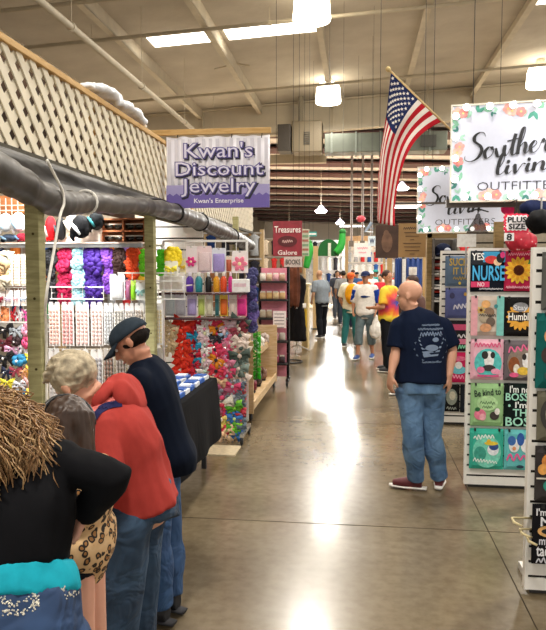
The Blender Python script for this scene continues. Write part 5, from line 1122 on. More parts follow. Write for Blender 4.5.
for i, (px, py) in enumerate(((512, 518), (520, 529), (527, 537))):
    p = onY(px, py, Y2 - .12); q = onY(531 + i * 1.2, py, Y2); t = thing('ivory_hook', f'ivory display hook sticking out at the left of the nearest rack, {ORD[i]} from the top', 'hook', q, group='ivory hooks on the nearest rack')
    b = MB(); b.tube([q, p, p + Vector((.005, -.02, -.015)), p + Vector((.045, -.03, -.03))], [.006, .006, .008, .006], 8); b.build('hook_arm', mat('e4d4a4', .5), t, smooth=True)
# ---- things above and behind
b_ = onZ(500, 446, 0)
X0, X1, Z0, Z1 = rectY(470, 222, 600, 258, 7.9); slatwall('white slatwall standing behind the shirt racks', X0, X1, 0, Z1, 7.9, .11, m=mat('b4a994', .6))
WD = wood('8c7448', 'a88c5c', 'frame_pine')
for a, c, y0, y1, Y, lb in ((426.5, 431.5, 232, 300, 8.6, 'wooden frame post left of the folded navy shirts'), (494, 503, 222, 262, 6.6, 'short wooden post between the hanger and the PLUS SIZE sign')):
    X0, X1, Z0, Z1 = rectY(a, y0, c, y1, Y); t = thing('frame_post', lb, 'post', ((X0 + X1) / 2, Y, 0)); MB().box(X0, X1, Y - .04, Y + .04, 0, Z1).build('post_timber', WD, t, bevel=.003); MB().box(X0 - .02, X1 + .02, Y - .06, Y + .06, 0, .02).build('foot_plate', BLKM, t)
X0, X1, Z0, Z1 = rectY(427, 233, 470, 238, 8.6); o = MB().box(X0 - 0, X1, 8.56, 8.64, Z0, Z1).build('header_board', WD); tag(o, 'wooden header board over the folded navy shirts', 'board')
# shelf unit with folded stacks
X0, X1, Z0, Z1 = rectY(432, 239, 456, 300, 8.55); t = thing('shelf_unit', 'open shelf of folded shirts behind the bald man\'s head', 'shelf', (X0, 8.6, 0)); b = MB(); b.box(X0, X1, 8.75, 8.78, 0, Z1); b.box(X0, X0 + .02, 8.45, 8.78, 0, Z1); b.box(X1 - .02, X1, 8.45, 8.78, 0, Z1); b.build('carcass', mat('6c6660', .7), t)
for py in (257, 273, 287, 300): Z = onY(440, py, 8.55).z; MB().box(X0, X1, 8.46, 8.76, Z - .02, Z).build('shelf_board', mat('e8e4dc'), t)
for j, (py, cols) in enumerate(((273, ['e8e0dc', 'c83c34', 'f0ece8', '8c2c2c']), (287, ['e8e4e0', '3c3c40', 'c84838', 'f4f0ec']), (300, ['c8c4c0', '2c3440', 'b83830', 'e8e4e0']))):
    Z = onY(440, py, 8.55).z
    for i, c in enumerate(cols): t = thing('folded_garment', f'folded garment, {ORD[i]} up in the {("top", "middle", "bottom")[j]} stack behind the bald man', 'clothes', (X0 + .13, 8.6, Z + i * .04), group='folded stacks on the open shelf'); part('folded_body', 'fold', lambda b: b.tube([(-.5, 0, 0), (.5, 0, 0)], [(.5, .5), (.5, .5)], 14, side=(0, 1, 0)), mat(c, .85), t, (0, 0, .02), scl=(.22, .24, .038))
Z = onY(440, 257, 8.55).z; t = thing('baseball_hat', 'navy baseball hat with a pale badge on the top shelf', 'hat', (X0 + .13, 8.55, Z)); b = MB(); b.ell((X0 + .13, 8.55, Z + .07), (.11, .1, .1)); b.ell((X0 + .13, 8.46, Z + .03), (.1, .08, .015)); b.build('crown', mat('141c34', .8), t, smooth=True); MB().ell((X0 + .17, 8.455, Z + .08), (.04, .02, .03)).build('badge', mat('b8bcc8'), t, smooth=True)
# blank white card
X0, X1, Z0, Z1 = rectY(457, 234, 476, 247, 7.2); t = thing('blank_card', 'blank white sign card standing above the farther rack', 'sign', ((X0 + X1) / 2, 7.2, Z0)); MB().box(X0, X1, 7.19, 7.2, Z0, Z1).build('card', mat('f6f4f0', .6), t); MB().bar(((X0 + X1) / 2, 7.22, 1.7), ((X0 + X1) / 2, 7.22, Z0 + .08), .015).build('card_stem', CHROME, t)
# wire hanger with a dark net
p = onY(478, 214, 6.9); t = thing('net_garment', 'dark brown net top on a wire hanger between the two lit signs', 'garment', p); b = MB(); c = p
b.loft([[c + Vector((x * a, y * .05, z)) for x, y in [(math.cos(q), math.sin(q)) for q in [6.283 * k / 12 for k in range(12)]]] for z, a in ((.0, .015), (-.04, .03), (-.12, .08), (-.19, .11))]); b.build('net_body', mat('3a2c22', .8, var=.4, scale=60, alpha=.6), t)
b = MB(); b.tube([c + Vector((0, 0, .0)), c + Vector((0, 0, .05)), c + Vector((.025, 0, .08)), c + Vector((0, 0, .11)), c + Vector((-.03, 0, .09))], .006, 6); b.tube([c + Vector((-.1, 0, .02)), c + Vector((0, 0, .05)), c + Vector((.1, 0, .02))], .007, 6); b.build('hanger', BLKM, t, smooth=True)
b = MB(); b.bar(c + Vector((-.8, 0, .11)), c + Vector((1.2, 0, .11)), .02); o = b.build('hanging_rail', mat('5c5650', .4, metal=.5)); tag(o, 'thin metal rail holding the net top', 'rail')
# PLUS SIZE sign
X0, X1, Z0, Z1 = rectY(503, 213, 530, 233, 5.2); cx_, cz = (X0 + X1) / 2, (Z0 + Z1) / 2; w2, h2 = (X1 - X0) / 2, (Z1 - Z0) / 2
t = thing('starburst_sign', 'pink edged starburst sign reading PLUS SIZE', 'sign', (cx_, 5.2, Z0)); o = []
for k in range(36): a = 2 * math.pi * k / 36; f = 1.0 if k % 2 else .88; c, s_ = math.cos(a), math.sin(a); m_ = max(abs(c), abs(s_)); o.append((cx_ + c / m_ * w2 * f, cz + s_ / m_ * h2 * f))
MB().prism(o, 5.19, 5.2).build('sign_card', mat('e8244c', .6, var=0), t); o = [(cx_ + (x - cx_) * .84, cz + (z - cz) * .8) for x, z in o]; MB().prism(o, 5.185, 5.19).build('white_field', mat('fbf4f4', .6, var=0), t)
b = MB(); put_text(b, 'PLUS', cx_, 5.18, cz + h2 * .32, w2 * 1.35, h2 * .52, .03); put_text(b, 'SIZE', cx_, 5.18, cz - h2 * .35, w2 * 1.2, h2 * .52, .03); b.build('lettering', mat('17171a', .6, var=0), t)
zr_ = onY(500, 203, 5.45).z; b = MB(); b.bar((cx_, 5.21, cz), (cx_, 5.21, zr_), .006); b.bar((cx_, 5.2, zr_), (cx_, 5.46, zr_), .008); b.build('hanging_wire', BLKM, t)
X0, X1, Z0, Z1 = rectY(504, 233, 514, 241, 5.15); t = thing('price_tag', 'small white tag with a number 8 below the PLUS SIZE sign', 'tag', (X0, 5.15, Z0)); MB().box(X0, X1, 5.145, 5.15, Z0, Z1).build('tag_card', mat('f8f4f4'), t, bevel=.002); b = MB(); put_text(b, '8', (X0 + X1) / 2, 5.14, (Z0 + Z1) / 2, .035, .045, .02); b.build('lettering', BLKM, t)
# red patterned garment, black ball hat, navy bag
def lump(name, lb, cat, c, r, col, parts=(), pat=None, power=None):
    t = thing(name, lb, cat, c - Vector((0, 0, r[2]))); b = MB(); b.ell(c, r, None, 16, 12); b.ell(c + Vector((r[0] * .4, 0, -r[2] * .25)), (r[0] * .6, r[1], r[2] * .7)); b.ell(c + Vector((-r[0] * .4, 0, r[2] * .15)), (r[0] * .55, r[1], r[2] * .6)); remesh(b, name + '_body', pat or mat(col, .8, var=.2, scale=20), t, .01, 2, disp=.01, dscale=14)
    return t
RP, nt, bb, L = nodemat('red_bandana'); v = coord(nt); vo = nt.nodes.new('ShaderNodeTexVoronoi'); vo.inputs['Scale'].default_value = 30; L(v, vo.inputs['Vector']); r = ramp(nt, [(0, 'f0e8e4'), (.25, 'c01c34'), (1, '9c1428')]); L(vo.outputs['Distance'], r.inputs['Fac']); L(r.outputs['Color'], bb.inputs['Base Color'])
t = lump('bandana_top', 'red patterned top hanging under the PLUS SIZE sign', 'garment', onY(521, 241, 5.5), (.12, .05, .08), 'b0182c', pat=RP); p = onY(521, 241, 5.5); MB().tube([p + Vector((0, 0, .05)), p + Vector((0, 0, .22))], .006, 6).build('hanger', CHROME, t)
t = lump('black_hat', 'round black hat at the right edge below the lit sign', 'hat', onY(541, 222, 4.6), (.09, .09, .075), '121214'); p = onY(541, 222, 4.6); MB().tube([p + Vector((0, 0, .05)), p + Vector((0, 0, .16))], .006, 6).build('hanger', CHROME, t)
t = lump('navy_garment', 'navy garment hanging just under the lit sign at the right edge', 'garment', onY(534, 208, 5.0), (.1, .06, .05), '1c2444'); 
t = lump('pink_garment', 'pink garment showing between the sign and the starburst card', 'garment', onY(508, 208, 5.6), (.05, .04, .05), 'e0306c')
t = lump('grey_garment', 'small grey green garment above the PLUS SIZE sign', 'garment', onY(519, 209, 5.6), (.06, .04, .04), '6c7468')
# stall header rail that carries the sign and garments
p = onY(446, 212, 5.45); q = onY(580, 203, 5.45); z_ = onY(500, 203, 5.45).z; o = MB().box(p.x, q.x, 5.43, 5.49, z_ - .03, z_ + .03).build('header_rail', mat('4c443c', .5)); tag(o, 'dark rail under the front lit sign carrying hanging garments', 'rail')
for i, px in enumerate((450, 570)): x = onY(px, 230, 5.45).x; 
x = onY(575, 230, 5.45).x; t = thing('frame_post', 'post at the right end of the front lit sign', 'post', (x, 5.46, 0)); MB().box(x - .03, x + .03, 5.43, 5.49, 0, 3.1).build('post_timber', WD, t)
# ---- lit shop sign
LET = {'S': ([(1.3, 2.0), (1.15, 2.35), (.75, 2.45), (.4, 2.15), (.45, 1.7), (.95, 1.25), (1.15, .75), (.9, .15), (.35, -.1), (-.15, .1), (-.2, .5)], 1.35),
       'o': ([(.7, .95), (.35, 1.0), (.08, .55), (.3, .02), (.7, .25), (.8, .7), (.6, 1.0), (.75, .75), (1.05, .8)], 1.0), 'u': ([(0, .85), (.08, .4), (.3, 0), (.6, .35), (.7, 1.0), (.7, .35), (.88, 0), (1.1, .3)], 1.05),
       't': ([(0, .2), (.3, 1.2), (.42, 1.9), (.3, .9), (.32, .2), (.5, 0), (.75, .3)], .7), 'h': ([(0, .2), (.4, 1.5), (.45, 2.3), (.25, 2.2), (.12, 1.2), (.1, 0), (.2, .6), (.5, 1.0), (.68, .7), (.66, .2), (.82, 0), (1.02, .3)], 1.0),
       'e': ([(0, .3), (.4, .55), (.55, .85), (.35, 1.02), (.1, .6), (.2, .1), (.5, 0), (.8, .35)], .78), 'r': ([(0, .3), (.22, 1.1), (.35, .85), (.62, .9), (.56, .3), (.7, 0), (.9, .3)], .88), 'n': ([(-.02, .7), (.08, .95), (.1, 0), (.22, .65), (.5, 1.0), (.66, .7), (.64, .2), (.8, 0), (1.0, .3)], 1.0),
       'l': ([(0, .2), (.35, 1.4), (.35, 2.2), (.15, 2.0), (.08, .8), (.15, .1), (.35, 0), (.55, .3)], .55), 'i': ([(0, .3), (.18, .95), (.14, .3), (.3, 0), (.5, .3)], .5), 'v': ([(0, .7), (.12, .95), (.25, .1), (.35, .05), (.62, .9), (.85, .85)], .85)}
def script(mb, word, x0, z0, sx_, sz_, y, wmax, slope=0.):
    cx_ = 0
    for ch in word:
        pts, adv = LET[ch]; C = cr([Vector((a + .12 * b + cx_, b, 0)) for a, b in pts], 6); L_ = []; R_ = []
        for i, p in enumerate(C):
            d = (C[min(i + 1, len(C) - 1)] - C[max(i - 1, 0)]); d.normalize(); down = max(0., -d.y); wd = wmax * (.28 + .95 * down ** 1.5) * min(1, .35 + i * .12, .35 + (len(C) - 1 - i) * .15)
            n = Vector((-d.y, d.x, 0)); P = Vector((x0 + p.x * sx_, 0, z0 + p.y * sz_ + slope * p.x * sx_)); N = Vector((n.x, 0, n.y)) * wd; L_.append(P + N + Vector((0, y - .0002 * i, 0))); R_.append(P - N + Vector((0, y - .0002 * i, 0)))
        k = len(C); mb.add(L_ + R_, [(i, i + 1, k + i + 1, k + i) for i in range(k - 1)])
        if ch == 't': mb.prism([(x0 + (cx_ - .05) * sx_, z0 + (1.25 + .0) * sz_ + slope * cx_ * sx_), (x0 + (cx_ + .9) * sx_, z0 + 1.42 * sz_ + slope * (cx_ + .9) * sx_), (x0 + (cx_ + .9) * sx_, z0 + 1.5 * sz_ + slope * (cx_ + .9) * sx_), (x0 + (cx_ - .05) * sx_, z0 + 1.36 * sz_ + slope * cx_ * sx_)], y - .001, y)
        if ch == 'i': mb.disc(x0 + (cx_ + .32) * sx_, y, z0 + 1.4 * sz_ + slope * cx_ * sx_, wmax * 1.2, wmax * 1.2)
        cx_ += adv
    return cx_
def lit_sign(loc, rz, label, s_=1.0):
    """local frame: x to the right, front faces -y, lower left corner at the origin"""
    t = thing('lit_shop_sign', label, 'sign', loc, rz, group='lit Southern livin signs'); W_, H_ = 1.0 * s_, .715 * s_
    M = wm(t); 
    def mk(): return MB(M)
    b = mk(); b.box(0, W_, 0, .035, 0, H_); b.build('sign_board', mat('d2d6e6', .5, var=.02), t)
    b = mk(); f = .012 * s_
    b.box(-f, 0, -.02, .05, -f, H_ + f); b.box(W_, W_ + f, -.02, .05, -f, H_ + f); b.box(0, W_, -.02, .05, -f, 0); b.box(0, W_, -.02, .05, H_, H_ + f); b.build('sign_frame', mat('d8d0c0', .5), t)
    r2 = random.Random(12); b = mk(); G = [mat(c, .6, var=.15) for c in ('4c9c88', '84bca0', '3c8078', 'a4d0bc')]; Pk = [mat(c, .6, var=.15) for c in ('eca8a0', 'f4c0b0', 'e88c88', 'f0b890')]
    k = 0
    for u, v in [(.04 + .05 * i, .93) for i in range(19)] + [(.05, .86 - .07 * i) for i in range(12)] + [(.95, .86 - .07 * i) for i in range(12)] + [(.04 + .05 * i, .06) for i in range(19)]:
        k += 1; cx_, cz = (u + r2.uniform(-.012, .012)) * W_, (v + r2.uniform(-.02, .02)) * H_; a = r2.uniform(0, 6.28); L_ = .055 * s_ * r2.uniform(.7, 1.3)
        cluster = (k % 8) < 3
        if cluster:
            b.use(Pk[k % 4])
            for q in range(5): aa = a + q * 1.256; b.disc(cx_ + math.cos(aa) * .02 * s_, -.003 - k * .00005 - q * .00001, cz + math.sin(aa) * .02 * s_, .019 * s_, .019 * s_, .0005, 10)
            b.use(mat('f4d088', .6)); b.disc(cx_, -.0065 - k * .00002, cz, .009 * s_, .009 * s_, .0005, 8)
        else:
            b.use(G[k % 4])
            for q in (-.5, .5): aa = a + q; c, s2 = math.cos(aa), math.sin(aa); b.prism([(cx_ + (c * x - s2 * w_) * L_, cz + (s2 * x + c * w_) * L_) for x, w_ in ((0, 0), (.4, .22), (.8, .14), (1, 0), (.8, -.14), (.4, -.22))], -.003 - k * .00003, -.002)
    b.build('floral_border', None, t)
    b = mk(); n = script(b, 'Southern', .11 * W_, .42 * H_, .087 * s_, .082 * s_, -.008, .0105 * s_, .1); script(b, 'livin', .32 * W_, .265 * H_, .108 * s_, .066 * s_, -.008, .0105 * s_, .08); b.build('script_lettering', mat('101014', .5, var=0), t)
    b = mk(); tx = mat('2c2c34', .5, var=0); b.use(tx)
    vs_mb = MB(); put_text(vs_mb, 'OUTFITTERS', .51 * W_, -.006, .15 * H_, .64 * W_, .065 * s_, -.012); b.add(vs_mb.v, vs_mb.f); b.build('small_lettering', tx, t)
    GL = mat('fffaf2', .3, emit=5); SK = mat('b8a890', .5)
    for i, (u, v) in enumerate([(.1 + .166 * k, .965) for k in range(6)] + [(.1 + .166 * k, .035) for k in range(6)] + [(.025, .22 + .22 * k) for k in range(4)] + [(.975, .22 + .22 * k) for k in range(4)]):
        p = M @ Vector((u * W_, -.045 * s_, v * H_)); o = part('bulb_socket', 'socket', lambda b: b.tube([(0, .5, 0), (0, -.1, 0)], .5, 10), SK, t, M.inverted() @ p, scl=(.035 * s_, .045 * s_, .035 * s_)); part('bulb', 'bulb', lambda b: b.ell((0, -.6, 0), (.72, .8, .72), None, 14, 10), GL, o)
    for u in (.15, .85): b = mk(); b.tube([(u * W_, .02, H_ + f), (u * W_, .02, roofz(1.2) - loc[2] + .05)], .003, 6); b.build('hanging_wire', BLKM, t)
    return t
p = onY(451, 202, 5.42); lit_sign((p.x, 5.42, onY(500, 200.5, 5.4).z), R(-7), 'large lit sign reading Southern livin OUTFITTERS at the right edge')
p = onY(419, 228, 7.7); lit_sign((p.x, 7.85, onY(460, 231, 7.6).z), R(-14), 'smaller lit Southern livin sign behind the large one')
# ---- flag
FD = 5.5
t = thing('flag', 'American flag with stars and stripes hanging from a slanted pole', 'flag', U(452, 132, FD))
p0, p1 = U(456, 135, FD), U(390, 71, FD - .15); MB().tube([p0, p1], .009, 10).build('pole', wood('c8a870', 'd8bc88', 'flag_pole_wood'), t, smooth=True)
MB().ell(p1 + (p1 - p0).normalized() * .02, .022, None, 12, 8).build('finial', mat('d8c088', .3, metal=.6), t, smooth=True)
b = MB(); b.tube([p0 + (p0 - p1) * .05, p0 + (p1 - p0) * .08], .016, 10); b.build('bracket', CHROME, t)
NU, NV = 39, 48; vs = []; fs = []; mi = []
def fpt(u, v):
    h = Vector((391 + (441 - 391) * u, 73 + (122 - 73) * u)); m1 = Vector((384 + (402 - 384) * u, 128 + (162 - 128) * u)); uc = max(0, (u - .42) / .58) + .1 * u * (1 - u); m1 = Vector((384 + (404 - 384) * (u * .5 + uc * .5), 132 + (160 - 132) * u)); e = Vector((376 + (397 - 376) * uc, 221 + 5 * u))
    q = h * (1 - v) ** 2 + (m1 * 2 - (h + e) * .5) * 2 * v * (1 - v) + e * v * v
    dd = FD - .15 + .12 * u + .07 * math.sin(u * 9 + v * 3) * min(1, v * 2.2)
    return U(q.x + 2.0 * math.sin(v * 7 + u * 4) * v, q.y, dd)
WHT, REDF, BLUF = mat('eee6dc', .8, var=.04), mat('b8202c', .8, var=.08), mat('1f2b58', .8, var=.08)
for i in range(NU + 1):
    for j in range(NV + 1): vs.append(fpt(i / NU, j / NV))
b = MB(); b.v = vs
for i in range(NU):
    for j in range(NV):
        b.use(BLUF if (i < 21 and j / NV < .38) else (REDF if (i // 3) % 2 == 0 else WHT)); a = i * (NV + 1) + j; b.f.append([a, a + 1, a + NV + 2, a + NV + 1]); b.mi.append(b.cur)
o = b.build('flag_cloth', None, t, smooth=True); o.modifiers.new('thick', 'SOLIDIFY').thickness = .002
b = MB()
for r_ in range(9):
    for c in range(6 if r_ % 2 == 0 else 5):
        u = (r_ + .8) / 10 * 21 / 39; v = .38 * ((c + (.6 if r_ % 2 == 0 else 1.1)) / 6.2); P = fpt(u, v); du = (fpt(u + .01, v) - P).normalized(); dv = (fpt(u, v + .01) - P).normalized(); nn = du.cross(dv).normalized()
        if nn.dot(CAM - P) < 0: nn = -nn
        dv = (dv - du * dv.dot(du)).normalized(); q = P + nn * .004; b.add([q + (du * math.cos(a) + dv * math.sin(a)) * (.016 if k % 2 == 0 else .0065) for k, a in enumerate([math.pi * k / 5 for k in range(10)])], [tuple(range(10))])
b.build('stars', WHT, t)
# ================================================================ down the aisle
def flat(px0, py0, px1, py1, Y): return rectY(px0, py0, px1, py1, Y)
# wooden gondola with garland
GYa = 7.75; p0 = onZ(252, 422, 0); X = p0.x; 
t = thing('wooden_gondola', 'low pale wooden shelf unit on casters beyond the rolling rack', 'shelf', (X, 9, 0)); PL = wood('c8a878', 'dcc09a', 'pale_ply')
yb = p0.y; ye = yb + 2.3
XA, XB = X + .02, X + .02 - .3; MB().box(XA - .1, XA - .04, yb - .03, yb + .03, .95, 1.3).build('hanging_post', PL, t)
MB().box(XB, XA, yb - .02, yb + .02, .1, .95).build('end_panel', PL, t); MB().box(XB, XA, ye - .02, ye + .02, .1, .95).build('end_panel', PL, t)
for z0, w_ in ((.14, 0), (.62, .12)): b = MB(); b.box(XB, XA - w_, yb, ye, z0, z0 + .03); b.box(XA - w_ - .02, XA - w_, yb, ye, z0 + .03, z0 + .09); b.build('shelf_board', PL, t)
MB().box(XB - .02, XB + .02, yb, ye, .1, 1.3).build('spine_board', mat('8c7c68'), t)
for y in (yb + .05, ye - .05):
    for x in (XA - .04, XB + .04): b = MB(); b.ell((x, y, .045), (.02, .045, .045), None, 12, 8); b.bar((x, y, .045), (x, y, .1), .03); b.build('caster', BLKM, t)
for j in range(9):
    y = yb + .2 + j * .25; sf = j % 2; z = .65 if sf == 0 else .17; cols = ('b8b4b0', '3c3434', 'd8d0c8', '7c2c3c', '9ca0a8', '4c4440', 'e8e0d8', '8c6c5c', 'c8b8b0')[j]
    tt = thing('knick_knack', f'small {("silver grey", "dark brown", "ivory", "wine red", "pale grey", "umber", "white", "brown", "beige")[j]} ornament on the {("upper", "lower")[sf]} shelf of the wooden unit', 'ornament', (XA - .17, y, z), group='ornaments on the wooden unit')
    part('ornament_base', 'boxb', k_box, mat('2c2826'), tt, (0, 0, .012), scl=(.09, .09, .024), smooth=False); part('ornament_figure', 'puff', k_puff, mat(cols, .5), tt, (0, 0, .1), scl=(.15, .15, .2))
# green garland
p = onY(257, 333, yb - .1); q = onY(257, 379, yb - .1); t = thing('tinsel_garland', 'bright green tinsel garland hanging at the end of the wooden unit', 'garland', q); b = MB(); r2 = random.Random(2)
for k in range(420):
    u = k / 420; c = p.lerp(q, u); a = r2.uniform(0, 6.283); e = r2.uniform(-.5, .5); L_ = .045; b.add([c, c + Vector((math.cos(a) * L_, math.sin(a) * L_, e * .04 - .012)), c + Vector((math.cos(a + .25) * L_, math.sin(a + .25) * L_, e * .04))], [(0, 1, 2)])
b.build('tinsel', mat('3cc828', .4), t); MB().tube([p + Vector((0, 0, .02)), q], .006, 6).build('core_wire', mat('2c7c20'), t); MB().tube([p + Vector((0, 0, .02)), p + Vector((0, .12, .03))], .005, 6).build('hook', CHROME, t)
# pink unit
PY = onZ(284, 385.5, 0).y; X0, X1, Z0, Z1 = flat(260, 268, 288, 380, PY); t = thing('pink_display', 'pink pegboard display with black shelves beyond the wooden unit', 'display rack', ((X0 + X1) / 2, PY, 0)); MB().box(X0, X1, PY, PY + .04, .14, Z1).build('pink_board', mat('e08ca0', .6, var=.12, scale=12), t)
b = MB()
for x in (X0, X1): b.bar((x, PY + .02, .06), (x, PY + .02, Z1 + .02), .04)
b.bar((X0, PY - .15, .1), (X0, PY + .2, .1), .04); b.bar((X1, PY - .15, .1), (X1, PY + .2, .1), .04); b.build('black_frame', BLKM, t)
for x in (X0, X1): MB().ell((x, PY - .13, .045), (.02, .045, .045), None, 12, 8).build('caster', BLKM, t, smooth=True)
ZS = []
for py in (281, 299, 317.5, 340, 362): z = onY(273, py, PY).z; ZS.append(z); MB().box(X0, X1, PY - .18, PY, z - .025, z).build('shelf_board', BLKM, t)
r2 = random.Random(6)
for j, z in enumerate(ZS):
    if j == 0: cols = ['f0e4d8', 'd8b898', 'e8b0b8', 'c8a088']
    elif j == 1: cols = ['e8c490', 'e0b878', 'ecd0a0', 'e4bc84']
    elif j == 2: cols = ['d8c8b0', 'c8b498', '8c5c6c', 'f0ece8']
    elif j == 3: cols = ['c86c84', '3c3c40', 'e8a8b4', 'd0c8c0']
    else: cols = ['e890a8', 'f0c0cc', 'b04c68', '4c3c44']
    for i, c in enumerate(cols):
        if j == 2 and i > 1: continue
        x = X0 + (X1 - X0) * (i + .6) / 4.4; t2 = thing('gift_packet', f'{("ivory", "tan", "pink", "beige")[i] if j == 0 else ("sand", "golden tan", "cream", "caramel")[i] if j == 1 else ("stone", "buff", "", "")[i] if j == 2 else ("rose", "charcoal", "blush", "grey")[i] if j == 3 else ("candy pink", "pale pink", "maroon", "plum")[i]} packet on the {("top", "second", "third", "fourth", "lowest")[j]} shelf of the pink display', 'packet', (x, PY - .09, z), group='packets on the pink display')
        part('packet_body', 'pouch', k_pouch, mat(c, .5, var=.2), t2, (0, 0, .065), scl=(.1, .12, .125)); part('packet_header', 'boxb', k_box, mat('f4ece4', .6), t2, (0, -.012, .11), scl=(.07, .012, .03), smooth=False)
X0b, X1b, Z0b, Z1b = flat(273, 311, 286, 328, PY - .2); t = thing('paper_notice', 'white paper notice taped on the pink display', 'notice', (X0b, PY - .2, Z0b)); MB().box(X0b, X1b, PY - .195, PY - .19, Z0b, Z1b).build('paper', mat('f2e8e8', .7), t)
b = MB()
for k in range(5): b.box(X0b + .02, X1b - .03, PY - .1965, PY - .195, Z1b - .05 - k * .05, Z1b - .04 - k * .05)
b.build('notice_lines', mat('7c6c70'), t)
# maroon Treasures Galore sign
TY = 10.6; X0, X1, Z0, Z1 = flat(273, 221, 302, 256, TY); t = thing('maroon_sign', 'maroon hanging sign reading Treasures Galore', 'sign', (X0, TY, Z0)); MB().box(X0, X1, TY, TY + .03, Z0, Z1).build('sign_board', mat('8c2834', .6, var=.25, scale=9), t); b = MB(); cx_ = (X0 + X1) / 2; H_ = Z1 - Z0; W_ = X1 - X0
put_text(b, 'Treasures', cx_, TY - .004, Z0 + H_ * .76, W_ * .9, H_ * .18, .01); put_text(b, 'Galore', cx_, TY - .004, Z0 + H_ * .1, W_ * .66, H_ * .13, .01); b.build('lettering', mat('f4e8e4', .6, var=0), t); b = MB(); b.disc(cx_, TY - .002, Z0 + H_ * .42, W_ * .34, H_ * .16); b.build('dark_oval', mat('54181e'), t); b = MB(); scribble(b, cx_, TY - .006, Z0 + H_ * .42, W_ * .36, H_ * .09); b.build('small_lettering', mat('d8b0a8', .6, var=0), t)
for x in (X0 + .05, X1 - .05): MB().tube([(x, TY + .01, Z1), (x, TY + .01, roofz(x) + .02)], .0035, 5).build('hanging_wire', BLKM, t)
TY = 10.9; X0, X1, Z0, Z1 = flat(284, 257, 302, 267, TY); t = thing('books_sign', 'white sign with dark capitals below the maroon sign', 'sign', (X0, TY, Z0)); MB().box(X0, X1, TY, TY + .02, Z0, Z1).build('sign_board', mat('eef0e8'), t); b = MB(); put_text(b, 'BOOKS', (X0 + X1) / 2, TY - .004, (Z0 + Z1) / 2, (X1 - X0) * .8, (Z1 - Z0) * .5, .01); b.build('lettering', mat('2c4c3c', var=0), t); MB().tube([((X0 + X1) / 2, TY + .01, Z1), ((X0 + X1) / 2, TY + .01, roofz(X0) + .02)], .0035, 5).build('hanging_wire', BLKM, t)
# dark clothed display form
p = onZ(297, 352, 0); t = thing('garment_form', 'tall dark garment on a stand with a white paper band', 'garment', p); x, y = p.x, p.y
b = MB(); b.loft([[(x + math.cos(q) * a, y + math.sin(q) * .12, z) for q in [6.283 * k / 16 for k in range(16)]] for z, a in ((.25, .2), (.6, .17), (1.05, .13), (1.35, .18), (1.55, .17), (1.65, .06))]); remesh(b, 'dark_garment', mat('141214', .85), t, .02, 2, disp=.02, dscale=7)
MB().tube([(x - .19, y, 1.0), (x, y - .15, 1.0), (x + .19, y, 1.0)], [(.05, .01)] * 3, 6, side=(0, 0, 1)).build('paper_band', mat('f0ece4'), t); b = MB(); b.tube([(x, y, 1.65), (x, y, .06)], .02, 8)
for k in range(3): a = k * 2.1 + .5; b.tube([(x, y, .16), (x + math.cos(a) * .3, y + math.sin(a) * .3, .02)], .014, 6)
b.build('stand_frame', mat('c8c0b4', .4, metal=.5), t)
p = onZ(289, 372, 0); t = thing('brown_garment_rack', 'round rack of brown and dark clothes behind the pink display', 'clothes rack', (p.x - .15, p.y + 1, 0)); b = MB(); x, y = p.x - .12, p.y + 1.2
for k in range(9): a = k * .7; b.ell((x + math.cos(a) * .16, y + math.sin(a) * .16, 1.45), (.06, .06, .45), None, 8, 6)
remesh(b, 'hanging_clothes', mat('5c3424', .85, var=.5, scale=6), t, .03, 1); MB().tube([(x, y, 0), (x, y, 1.95)], .02, 8).build('stand_pole', BLKM, t); MB().tube([(x + math.cos(a) * .25, y + math.sin(a) * .25, .02) for a in [6.283 * k / 14 for k in range(15)]], .015, 6).build('base_ring', BLKM, t)
# cream door frame stand
p = onZ(305, 350, 0); t = thing('cream_stand', 'tall cream wooden stand left of the polo shirt man', 'stand', p); b = MB(); b.box(p.x - .07, p.x + .06, p.y, p.y + .5, 0, 1.42); b.build('side_panel', mat('dcc48c', .6), t); MB().box(p.x - .09, p.x + .1, p.y - .02, p.y + .52, 1.42, 1.46).build('top_board', mat('e4d4a8'), t); MB().box(p.x - .03, p.x + .04, p.y - .01, p.y, .5, .9).build('yellow_label', mat('f0c838'), t)
# striped banner stack
X0, X1, Z0, Z1 = flat(302, 229, 309, 256, 15.5); t = thing('price_board', 'narrow board of green and white strips beside the green sign', 'sign', (X0, 15.5, Z0)); MB().box(X0, X1, 15.5, 15.55, Z0, Z1).build('board', mat('d8dcc8'), t)
for k in range(6): z = Z0 + (Z1 - Z0) * (k + .2) / 6; MB().box(X0 + .01, X1 - .01, 15.48, 15.5, z, z + .05).build('strip', mat(('8cac8c', 'b87c6c')[k % 2]), t)
MB().tube([(X0 + .05, 15.5, Z1), (X0 + .05, 15.5, roofz(X0) + .02)], .0035, 5).build('hanging_wire', BLKM, t)
# green arched sign with arms
gy = 17.5; X0, X1, Z0, Z1 = flat(318, 239, 339, 256, gy); t = thing('green_arch_sign', 'dark green arched sign with a white numeral one hanging over the polo man', 'sign', ((X0 + X1) / 2, gy, Z0)); n = 16; cx_ = (X0 + X1) / 2
o = [(X0, Z0)] + [(X1, Z0)] + [(cx_ + math.cos(a) * (X1 - X0) / 2 * 1.0, Z0 + (Z1 - Z0) * (.25 + .75 * math.sin(a))) for a in [math.pi * k / n for k in range(n + 1)]]; MB().prism(o, gy, gy + .12).build('arch_board', mat('0c6428', .6, var=.2), t)
X0n, X1n, Z0n, Z1n = flat(328, 243, 331, 256, gy); MB().box(X0n, X1n, gy - .02, gy, Z0n, Z1n).build('numeral', mat('f0f0e0'), t); MB().tube([(cx_, gy + .05, Z1), (cx_, gy + .05, roofz(cx_) + .02)], .0035, 5).build('hanging_wire', BLKM, t)
